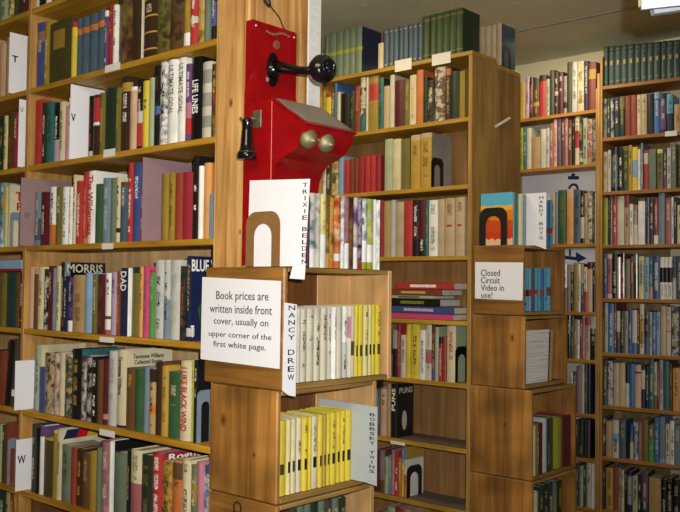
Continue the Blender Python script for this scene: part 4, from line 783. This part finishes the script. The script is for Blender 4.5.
# ---- notice: book prices
BOLD[0] = .004
def notice(label, fr, px, lines, yl, mat_ink, name='notice', bold=1, curl=0, jitter=0):
    (xa, ya), (xb, yb), (xc, yc), (xd, yd) = px      # tl, tr, br, bl
    A_, B_, C_, D_ = [fr.at(x, y, yl) for x, y in px]
    r = empty(name, fr.w((A_[0]+B_[0])/2, yl, (A_[1]+D_[1])/2), label=label, cat='notice')
    MB().prism([fr.w(q[0], yl, q[1]) for q in (A_, B_, C_, D_)], tuple(fr.ey*.0006)).build('sheet', PAPER, r)
    for body, p0, p1 in lines:
        a = fr.at(*p0, yl); c = fr.at(*p1, yl)
        text('lettering', body, fr, a[0], c[0], c[1], a[1], yl, mat_ink, r)
    return r
fr = Frame((0, 1.600), 0)
NI = plain('notice_ink', '4c4c4c', .6)
notice('white paper notice about book prices on the top near crate', fr, [(202.3, 277), (281, 281), (279.5, 369), (200.5, 359)],
       [('Book prices are', (216.5, 291), (268.5, 303.5)), ('written inside front', (210, 304), (272, 315)), ('cover, usually on', (214, 317), (268.5, 329)), ('upper corner of the', (209, 330.5), (271.5, 342)), ('first white page.', (213.5, 340.5), (266, 352.5))], -.0008, NI)
fr = Frame((0, 3.157), 0)
notice('white paper notice reading Closed Circuit Video in use', fr, [(475.2, 262), (523.2, 262.5), (522.6, 300.5), (475, 298.5)],
       [('Closed', (481, 269.5), (500, 276)), ('Circuit', (481, 277), (500, 283.5)), ('Video in', (481, 284.5), (504, 291)), ('use!', (481.3, 292), (492.5, 298))], -.0012, plain('notice_ink_dark', '3a3a3a', .6))
# ---- far crates: sunset book, bookend, Hardy Boys card
fr = Frame((0, 3.170), 0)
zt2 = 1.6275
a = fr.at(480.5, 240)[0]; c = fr.at(512.5, 240)[0]; h = fr.at(496, 193)[1]-zt2
r = empty('book', fr.w(a, 0, zt2), label='sunset picture book with light blue sky, face out on far crates', cat='book')
def sunset():
    m, nt, b = newmat('sunset_cover', .3); tc = N(nt, 'ShaderNodeTexCoord'); sx = N(nt, 'ShaderNodeSeparateXYZ'); nt.links.new(tc.outputs['Generated'], sx.inputs[0])
    no = N(nt, 'ShaderNodeTexNoise'); no.inputs['Scale'].default_value = 7; nt.links.new(tc.outputs['Generated'], no.inputs[0])
    z = math_(nt, 'ADD', sx.outputs[2], math_(nt, 'MULTIPLY', no.outputs[0], .16))
    rp = N(nt, 'ShaderNodeValToRGB'); rp.color_ramp.interpolation = 'CONSTANT'; e = rp.color_ramp.elements
    e[0].position = 0; e[0].color = c4('peach'); e[1].position = .12+.08; e[1].color = c4('c83c14')
    for p, c_ in ((.34, 'c84a1c'), (.56, 'e0801c'), (.74, 'e8b040'), (.84, 'skyblue')): q = e.new(p); q.color = c4(c_)
    nt.links.new(z, rp.inputs[0]); nt.links.new(rp.outputs[0], b.inputs['Base Color']); return m
MB().box(fr, a, c, 0, .003, zt2, zt2+h, .0006).build('front_cover', sunset(), r)
MB().box(fr, a+.003, c-.004, .0032, .018, zt2+.003, zt2+h-.003, .0006).build('pages', page_mat(), r)
MB().box(fr, a, c, .0182, .021, zt2, zt2+h, .0006).build('back_cover', plain('teal_board', '4c8c94', .5), r)
a2, ztp = fr.at(480, 208.5); c2_, _ = fr.at(507.5, 208.5)
bookend('black arched bookend in front of the sunset picture book', Frame((0, 3.1665), 0), (a2+c2_)/2, c2_-a2, 0, zt2, ztp-zt2, BLACKM, hole=.55)
xs = c+.002
for i, (cn, wd, dt) in enumerate((('teal', .010, 'slim teal picture book between sunset book and cream one, far crates'), ('cream', .012, 'cream picture book second behind the sunset book, far crates'), ('bluegrey', .010, 'blue grey picture book next to the white lettered card, far crates'))):
    yy = .024+i*.016
    x1_ = c+.006+i*.009
    rb = empty('book', fr.w(x1_, yy, zt2), label=dt, cat='book', group='picture books behind the sunset book')
    MB().box(fr, a+.02, x1_, yy, yy+.0025, zt2, zt2+h-.006, .0005).build('front_cover', plain('cover_'+cn, cn, .4), rb)
    MB().box(fr, a+.022, x1_-.003, yy+.0027, yy+wd, zt2+.002, zt2+h-.009, .0005).build('pages', page_mat(), rb)
    MB().box(fr, a+.02, x1_, yy+wd+.0002, yy+wd+.0025, zt2, zt2+h-.006, .0005).build('back_cover', plain('cover_'+cn, cn, .4), rb)
fr = Frame((0, 3.245), 0)
r = empty('divider_sign', fr.w(fr.at(530, 240)[0], 0, zt2), label='white card sign with vertical lettering beside the sunset book, far crates', cat='sign')
x0 = fr.at(521, 200)[0]; x1 = fr.at(546.3, 200)[0]; zt_ = fr.at(530, 193.5)[1]; zb_ = zt2
xe = US2+.001
MB().prism([fr.w(x0, 0, zb_), fr.w(x0, 0, zt_), fr.w(x1, 0, zt_), fr.w(fr.at(546, 240)[0], 0, fr.at(546, 249.5)[1]), fr.w(fr.at(540, 240)[0], 0, fr.at(540, 247)[1]), fr.w(xe, 0, zb_)], (0, .0014, 0)).build('sheet', PAPER, r)
xa, z1 = fr.at(539.4, 195.5); xb, z0 = fr.at(543.2, 240)
text('lettering', 'HARDY', fr, xa, xb, z0+(z1-z0)*.52, z1, 0, INK, r, 'stack'); text('lettering', 'BOYS', fr, xa, xb, z0, z0+(z1-z0)*.42, 0, INK, r, 'stack')
# ---- second far crate: booklets leaning together
fr = Frame((-1.80, 0), 90)
def booklet(label, x0, x1, ytop, z, th, mat, y0, lean):
    a = F2.at(x0, 370)[0]; c = F2.at(x1, 370)[0]; h = F2.at(x0, ytop)[1]-z
    r = empty('booklet', F2.w(a, y0, z), label=label, cat='booklet', group='booklets in the second far crate')
    q = [F2.w(a, y0, z), F2.w(c, y0, z), F2.w(c+lean, y0, z+h), F2.w(a+lean, y0, z+h)]
    MB().prism(q, (-th, 0, 0)).build('sheets', mat, r)
def lined():
    m, nt, b = newmat('printed_sheet', .6); tc = N(nt, 'ShaderNodeTexCoord'); mp = N(nt, 'ShaderNodeMapping'); mp.inputs['Scale'].default_value = (1, 3, 260)
    nt.links.new(tc.outputs['Object'], mp.inputs[0]); no = N(nt, 'ShaderNodeTexNoise'); no.inputs['Scale'].default_value = 1; nt.links.new(mp.outputs[0], no.inputs[0])
    r_ = N(nt, 'ShaderNodeValToRGB'); e = r_.color_ramp.elements; e[0].position = .38; e[0].color = c4('c8c8c6'); e[1].position = .46; e[1].color = c4('eeeeec')
    nt.links.new(no.outputs[0], r_.inputs[0]); nt.links.new(r_.outputs[0], b.inputs['Base Color']); return m
zc2 = 1.0575
booklet('white printed booklet leaning in the second far crate', 528, 552, 331, zc2, .003, lined(), .02, .012)
booklet('navy booklet beside the white printed one, second far crate', 552.4, 554, 332, zc2, .12, plain('navy_sheet', 'navy', .5), .024, .016)
booklet('tan booklet at the right of navy one, second far crate', 554.4, 556.6, 331, zc2, .12, plain('tan_sheet', 'tan', .5), .024, .014)

# ---- white backing board with dark blue print, corner bookcase
fr = Frame((0, VF+.1375), 0)
r = empty('poster_board', (-2.3, VF+.138, 1.35), label='white board with dark blue arrow and ring print behind corner shelves', cat='poster')
MB().box(fr, -2.59, -2.09, 0, .003, 1.334, 1.665, .0005).build('board', PAPER, r)
MB().box(fr, -2.59, -2.09, 0, .003, 1.70, 2.10, .0005).build('board', PAPER, r)
BLU = plain('dark_blue_print', '24325c', .5)
def pxpoly(pts, name): 
    MB().prism([fr.w(fr.at(x, y)[0], -.0008, fr.at(x, y)[1]) for x, y in pts], (0, .0006, 0)).build(name, BLU, r)
pxpoly([(568, 176), (571.5, 176), (571.5, 173.5), (575, 173.5), (575, 176), (579, 176), (579, 179.5), (568, 179.5)], 'printed_mark')
cx, cz = fr.at(573.5, 189); n = 18; R0, R1 = .032, .018
ring = [(cx+R0*math.cos(t), cz+R0*math.sin(t)) for t in [math.radians(-240+i*300/n+150) for i in range(n+1)]]+[(cx+R1*math.cos(t), cz+R1*math.sin(t)) for t in [math.radians(-240+i*300/n+150) for i in range(n, -1, -1)]]
MB().prism([fr.w(a, -.0008, b_) for a, b_ in ring], (0, .0006, 0)).build('printed_ring', BLU, r)
pxpoly([(565, 255.5), (576, 257), (576, 252), (587, 258.5), (577, 262.5), (577, 260.5), (565, 259)], 'printed_arrow')
pxpoly([(569, 249), (571, 249), (571, 256), (569, 256)], 'printed_mark')

# ---- shelf tags
def shelf_tag(label, fr, x0, y0, x1, y1, slope=0):
    a = fr.at(x0, y0, -.002); c = fr.at(x1, y1, -.002)
    b_ = fr.at(x1, y0+slope, -.002)
    m = MB().prism([fr.w(a[0], -.002, a[1]), fr.w(c[0], -.002, a[1]), fr.w(c[0], -.002, c[1]), fr.w(a[0], -.002, c[1])], tuple(fr.ey*.0006))
    o = m.build('shelf_tag', TAGP, label=label, cat='label', group='white paper labels on shelf edges')
    ln = MB()
    return o
shelf_tag('white paper label below purple book, second shelf edge, left bookcase', FA, 105, 66, 120, 69)
shelf_tag('white paper label on third shelf edge of left bookcase', FA, 103.5, 150, 115, 156)
shelf_tag('white paper label on fourth shelf edge of left bookcase', FA, 102, 243.5, 113, 249)
shelf_tag('white paper label on fifth shelf edge of left bookcase', FA, 99.5, 336.5, 114, 343)
shelf_tag('white paper label on sixth shelf edge of left bookcase', FA, 99.5, 428.5, 114.5, 438)
shelf_tag('left white label on the top edge of middle bookcase', FB, 395, 61, 411.5, 69)
shelf_tag('right white label on the top edge of middle bookcase', FB, 432, 55, 450.5, 62.5)
shelf_tag('white label under the black puns book on middle bookcase', FB, 390.5, 440.5, 405, 446)
shelf_tag('white label on the second shelf edge of right bookcase', FC, 665, 131.5, 677, 135.5)

# ---- lying stack on the mid shelf of the middle bookcase
specs = [('pink', 'hotpink', 387, 453, 313.5, 319.4, 'lowest pink book of the lying stack, middle bookcase', 'mauve'), ('blue', 'blue', 388, 454, 306.3, 313.2, 'blue book with lilac lettering, second from bottom of lying stack', 'lilac'),
 ('black', 'black', 388, 440, 298.5, 306, 'black book lying in the middle of the stack, middle bookcase', 'olive'), ('ivory', 'palegreen', 387, 434, 295.2, 298.3, 'thin pale book lying above the black one in stack', 'dkgrey'),
 ('brown', 'rust', 388, 442, 289, 295, 'rust brown book lying second from top of the stack', 'tan'), ('red', 'red', 396, 454, 282, 288.7, 'red book lying on top of the stack, middle bookcase', 'white')]
z = ZB[4]+.0007
for nm, cn, xa, xb, yt, yb, lab, lc in specs:
    yl = .014 if cn != 'black' else .018
    x0, x1 = FB.at(xa, yb, yl)[0], FB.at(xb, yb, yl)[0]
    th = (yb-yt)/F*3.78+.001; 
    zz0 = z; z1_ = z+th; z = z1_+.0006; dp = .165
    r = empty('book', FB.w(x0, yl, zz0), label=lab, cat='book', group='stack of lying books on the middle bookcase')
    # long side is the spine (towards the viewer); it lies flat
    m = MB(); bt = .002
    m.box(FB, x0, x1, yl, yl+dp, zz0, zz0+bt, .0004); m.box(FB, x0, x1, yl, yl+dp, z1_-bt, z1_, .0004); m.box(FB, x0, x1, yl, yl+.003, zz0, z1_, .0006)
    m.build('cover', book_mat(cn, (), None, (.1, .9), .35), r)
    MB().box(FB, x0+.003, x1-.003, yl+.0032, yl+dp-.004, zz0+bt+.0001, z1_-bt-.0001, 0).build('pages', plain('page_edges', 'd4cebc', .8), r)
    if cn != 'hotpink':
        mm = MB(); random.seed(len(nm)); q = x0+.03
        mm.box(FB, x0+(x1-x0)*.25, x0+(x1-x0)*.7, yl-.0006, yl-.0001, zz0+th*.3, zz0+th*.7, 0)
        mm.build('title_strip', plain('strip_'+lc, lc, .5, mottled=.5, scale=220), r)
# white magazines lying in left bay
def lying(label, x0p, x1p, yt, fr, z, th, dp, col, yl=.01, name='book'):
    x0, x1 = fr.at(x0p, yt, yl)[0], fr.at(x1p, yt, yl)[0]
    r = empty(name, fr.w(x0, yl, z), label=label, cat='book')
    m = MB(); bt = .0012
    m.box(fr, x0, x1, yl, yl+dp, z, z+bt, .0003); m.box(fr, x0, x1, yl, yl+dp, z+th-bt, z+th, .0003); m.box(fr, x0, x1, yl, yl+.002, z, z+th, .0003)
    m.build('cover', plain('cover_'+col, col, .4), r)
    MB().box(fr, x0+.002, x1-.002, yl+.0022, yl+dp-.004, z+bt+.0001, z+th-bt-.0001, 0).build('pages', plain('page_edges', 'c8c0ac', .8), r)
# tops of left-bay rows
hz = ZA[5]+.198
lying('maroon book lying on upright books, fifth shelf at left edge', -8, 21.5, 262, FA, ZA[5]+.206, .008, .13, 'crimson')
lying('pale blue book lying on top, fifth shelf at left edge', -8, 21.5, 262, FA, ZA[5]+.2146, .034, .13, 'ltblue')

# ------------------------------------------------------------------ red wall telephone
def red_mat():
    m, nt, b = newmat('red_enamel', .28); tc = N(nt, 'ShaderNodeTexCoord'); no = N(nt, 'ShaderNodeTexNoise'); no.inputs['Scale'].default_value = 22; no.inputs['Detail'].default_value = 5
    nt.links.new(tc.outputs['Object'], no.inputs[0]); r_ = N(nt, 'ShaderNodeValToRGB'); e = r_.color_ramp.elements; e[0].position = .3; e[0].color = c4('84060e'); e[1].position = .7; e[1].color = c4('9c0a12')
    nt.links.new(no.outputs[0], r_.inputs[0]); nt.links.new(r_.outputs[0], b.inputs['Base Color']); b.inputs['Coat Weight'].default_value = .3; return m
RED = red_mat(); PU = -1.7765
ph = empty('wall_telephone', (PU, 1.70, 1.55), label='antique red wall telephone with black mouthpiece on the post', cat='telephone')
zc = lambda x, y, u=-1.757: onu(x, y, u)
def onu(x, y, u): d = ray(x, y); t = u/d[0]; return (d[1]*t, CH+d[2]*t)
FR = Frame((-1.757, 0), 90)
# backboard outline in (v, z)
bb = [(1.6066, 1.503), (1.79, 1.503), (1.791, 1.97), (1.787, 1.99), (1.787, 2.170), (1.781, 2.175), (1.615, 2.175), (1.609, 2.170), (1.609, 1.995), (1.6066, 1.975)]
bm_ = MB().prism([(-1.757, v, z) for v, z in bb], (-.0192, 0, 0)); bm_.build('backboard', RED, ph)
prof = [(-1.7565, 1.69), (-1.7565, 1.9445), (-1.666, 1.9435), (-1.666, 1.938), (-1.547, 1.863), (-1.536, 1.857), (-1.541, 1.845), (-1.553, 1.824), (-1.572, 1.804), (-1.600, 1.793), (-1.630, 1.782), (-1.652, 1.762), (-1.664, 1.732), (-1.668, 1.69)]
box = MB().prism([(u, 1.6066, z) for u, z in prof], (0, .183, 0)); box.build('box', RED, ph)
# slanted lid with grey writing surface
lid = MB(); a = Vector((-1.664, 0, 1.9405)); b_ = Vector((-1.540, 0, 1.8600)); nrm = Vector((.55, 0, .84)).normalized()
def lidpoly(s0, s1, v0, v1, th, up_):
    q0 = a+(b_-a)*s0+nrm*up_; q1 = a+(b_-a)*s1+nrm*up_
    return MB().prism([(q0.x, v0, q0.z), (q0.x, v1, q0.z), (q1.x, v1, q1.z), (q1.x, v0, q1.z)], tuple(nrm*th))
lidpoly(-.02, 1.03, 1.600, 1.796, .006, .0003).build('lid', RED, ph)
lidpoly(.05, .93, 1.611, 1.785, .0012, .0066).build('writing_plate', plain('grey_plate', '8c8478', .45, mottled=.15), ph)
MB().tube([(-1.667, 1.6058, 1.936), (-1.667, 1.6058, 1.70)], .0011, 6).build('edge_line', plain('pale_red', 'd86050', .5), ph)  # thin paler red line down the side of the box
# mouthpiece
BL = plain('black_bakelite', '101012', .18, mottled=.02)
pv, pz = onu(272, 70, -1.757)
pl = MB().prism([(-1.7565, pv+.021*math.cos(t)*(1+.0*math.sin(t)), pz+.048*math.sin(t)) for t in [2*math.pi*i/24 for i in range(24)]], (.006, 0, 0)); pl.build('mouthpiece_plate', BL, ph)
MB().lathe((-1.7505, pv, pz), (1, 0, 0), [(0, .026), (.008, .024), (.016, .014), (.02, .010)], 20).build('arm_socket', BL, ph, smooth=True)
arm = MB().tube([(-1.745, pv, pz+.010), (-1.70, pv-.001, pz-.003), (-1.65, pv-.002, pz-.018), (-1.572, pv-.003, pz-.032)], [.0175, .015, .011, .011], 14); arm.build('mouthpiece_arm', BL, ph, smooth=True)
cupb = (-1.577, pv-.003, pz-.030)
cup = MB().lathe(cupb, (1, -.25, .0), [(0, .012), (.003, .026), (.010, .036), (.022, .039), (.033, .036), (.041, .027), (.045, .020), (.052, .021), (.053, .018), (.044, .014), (.030, .008), (.029, .0)], 28); cup.build('mouthpiece_cup', BL, ph, smooth=True)
MB().lathe((cupb[0]+.011, cupb[1]-.003, cupb[2]), (1, -.25, 0), [(0, .0355), (.004, .0365), (.006, .0355)], 28).build('cup_ring', plain('brass_ring', '8c7c54', .3, .9), ph, smooth=True)
# bells
BR = plain('aged_brass', '8c8460', .55, .6, mottled=.12, scale=40)
for (x, y) in ((310, 137.5), (327.5, 141.5)):
    v, z = onu(x, y, -1.548)
    be = MB().lathe((-1.557, v, z-.002), (1, -.05, -.35), [(0, .0255), (.004, .0265), (.010, .025), (.018, .019), (.024, .010), (.026, .0045), (.030, .004), (.0305, .0)], 26); be.build('bell', BR, ph, smooth=True)
v, z = onu(319, 140, -1.548); MB().lathe((-1.565, v, z), (1, 0, 0), [(0, .003), (.014, .003), (.018, .004), (.02, .001)], 12).build('clapper', BR, ph, smooth=True)
# badge, plates and screws
v, z = onu(276.5, 45, -1.757)
MB().lathe((-1.757, v, z), (1, 0, 0), [(0, .0125), (.002, .0125), (.003, .009)], 24).build('round_badge', plain('dull_badge', '8a5a48', .4, .3), ph)
fr = Frame((-1.7566, 0), 90)
q0, w1 = fr.at(267, 30); q1, w0 = fr.at(288.5, 38)
m_ = MB(); 
for i in range(9):
    s = i/8; vx = q0+(q1-q0)*s; zz = fr.at(267+21.5*s, 31.5+5*s+1.5*math.sin(s*6.28))[1]
    m_.box(fr, vx-.0035, vx+.0035, -.0012, -.0002, zz-.003, zz+.003, 0)
m_.build('maker_emblem', plain('emblem_metal', 'b08a78', .4, .5), ph)
for (x, y) in ((256, 25.5), (294, 37.5)):
    v, z = onu(x, y, -1.757); MB().lathe((-1.757, v, z), (1, 0, 0), [(0, .0035), (.002, .003), (.003, .001)], 12).build('screw', plain('screw_steel', 'd8d4c8', .3, .6), ph, smooth=True)
# receiver and its hook on the left side of the box
def onv(x, y, v): d = ray(x, y); t = v/d[1]; return (d[0]*t, CH+d[2]*t)
STEEL = plain('hook_steel', 'a09880', .35, .8, mottled=.15)
u0, z1 = onv(253, 111, 1.605); u1, z0 = onv(261, 127, 1.605)
MB().box(W0, u0, u1, 1.604, 1.6063, z0, z1, .0006).build('hook_plate', STEEL, ph)
hu, hz_ = onv(248, 119, 1.575)
MB().tube([((u0+u1)/2, 1.6045, (z0+z1)/2), ((u0+u1)/2-.006, 1.585, (z0+z1)/2), (hu, 1.578, hz_), (hu-.022, 1.572, hz_), (hu-.028, 1.574, hz_+.006)], .0035, 10).build('hook', STEEL, ph, smooth=True)
rb = Vector((hu-.001, 1.574, hz_-.108))
rc = MB().lathe(rb, (0, 0, 1), [(0, .012), (.001, .0245), (.010, .0265), (.018, .0245), (.026, .0185), (.045, .0165), (.075, .0140), (.092, .0125), (.097, .014), (.104, .0145), (.110, .010), (.113, .004)], 24); rc.build('receiver', BL, ph, smooth=True)
MB().lathe(rb+Vector((0, 0, .0185)), (0, 0, 1), [(0, .0248), (.002, .0238)], 24).build('receiver_ring', plain('receiver_ring', '5c5a50', .3, .5), ph, smooth=True)
# cords above the telephone
cm = plain('dark_cord', '2a241c', .5)
cv = [onu(x, y, -1.765) for x, y in ((262, -14), (265, 2), (272, 7), (280, 17), (284, 27), (287, 33))]
tg = MB().tube([(-1.768, v, z) for v, z in cv], .0018, 8).build('telephone_cord', cm, label='thin dark cord running down the post to the telephone', cat='cord')
v, z = onu(268, 3, -1.765)
MB().tube([(-1.766, v-.018, z+.022), (-1.764, v, z), (-1.766, v+.008, z-.008)], [.006, .009, .005], 10).build('cord_clip', cm, label='dark cord clip on the post above the telephone', cat='clip')

# ---- small white rod on the plywood side
a = onu(496.5, 126.5, -2.055); c = onu(509, 118.5, -2.04)
MB().tube([(-2.060, a[0], a[1]), (-2.03, c[0]-.01, c[1])], .006, 10).build('white_peg', plain('white_peg', 'e6e4dc', .5), label='small white peg sticking out of the plywood bookcase side', cat='peg')

# ---- papers near the ceiling, upper right, close to the camera
pr = CAM+ray(662, 4)/F*1.75
r = empty('paper_stack', pr, label='stack of white papers in a clear tray hanging by the ceiling', cat='papers')
def qp(x, y, d): return CAM+ray(x, y)/F*d
t0, t1 = 1.7, 1.86
dv = FW*.16
MB().prism([qp(637.5, -40, t0+.03), qp(638.5, 7.5, t0+.03), qp(655, 4, t0+.03), qp(700, -3, t0+.03), qp(700, -40, t0+.03)], tuple(FW*-.03)).build('papers', plain('yellowed_paper', 'ece8b8', .6), r)
MB().prism([qp(641, -40, t0-.01), qp(642.5, 9, t0-.01), qp(700, 3, t0-.01), qp(700, -40, t0-.01)], tuple(FW*.008)).build('top_sheet', PAPER, r)
MB().prism([qp(653, 6, t0+.032), qp(655, 13.5, t0+.032), qp(700, 7, t0+.032), qp(700, -10, t0+.032), qp(653, -8, t0+.032)], tuple(FW*.02)).build('tray_lip', plain('clear_tray', 'b4bcc8', .2), r)
for xx in (645, 690):
    q = qp(xx, -38, t0+.01); MB().tube([q, (q.x, q.y, CZ)], .0012, 6).build('hanging_string', plain('string', 'c8c0a8', .7), r)
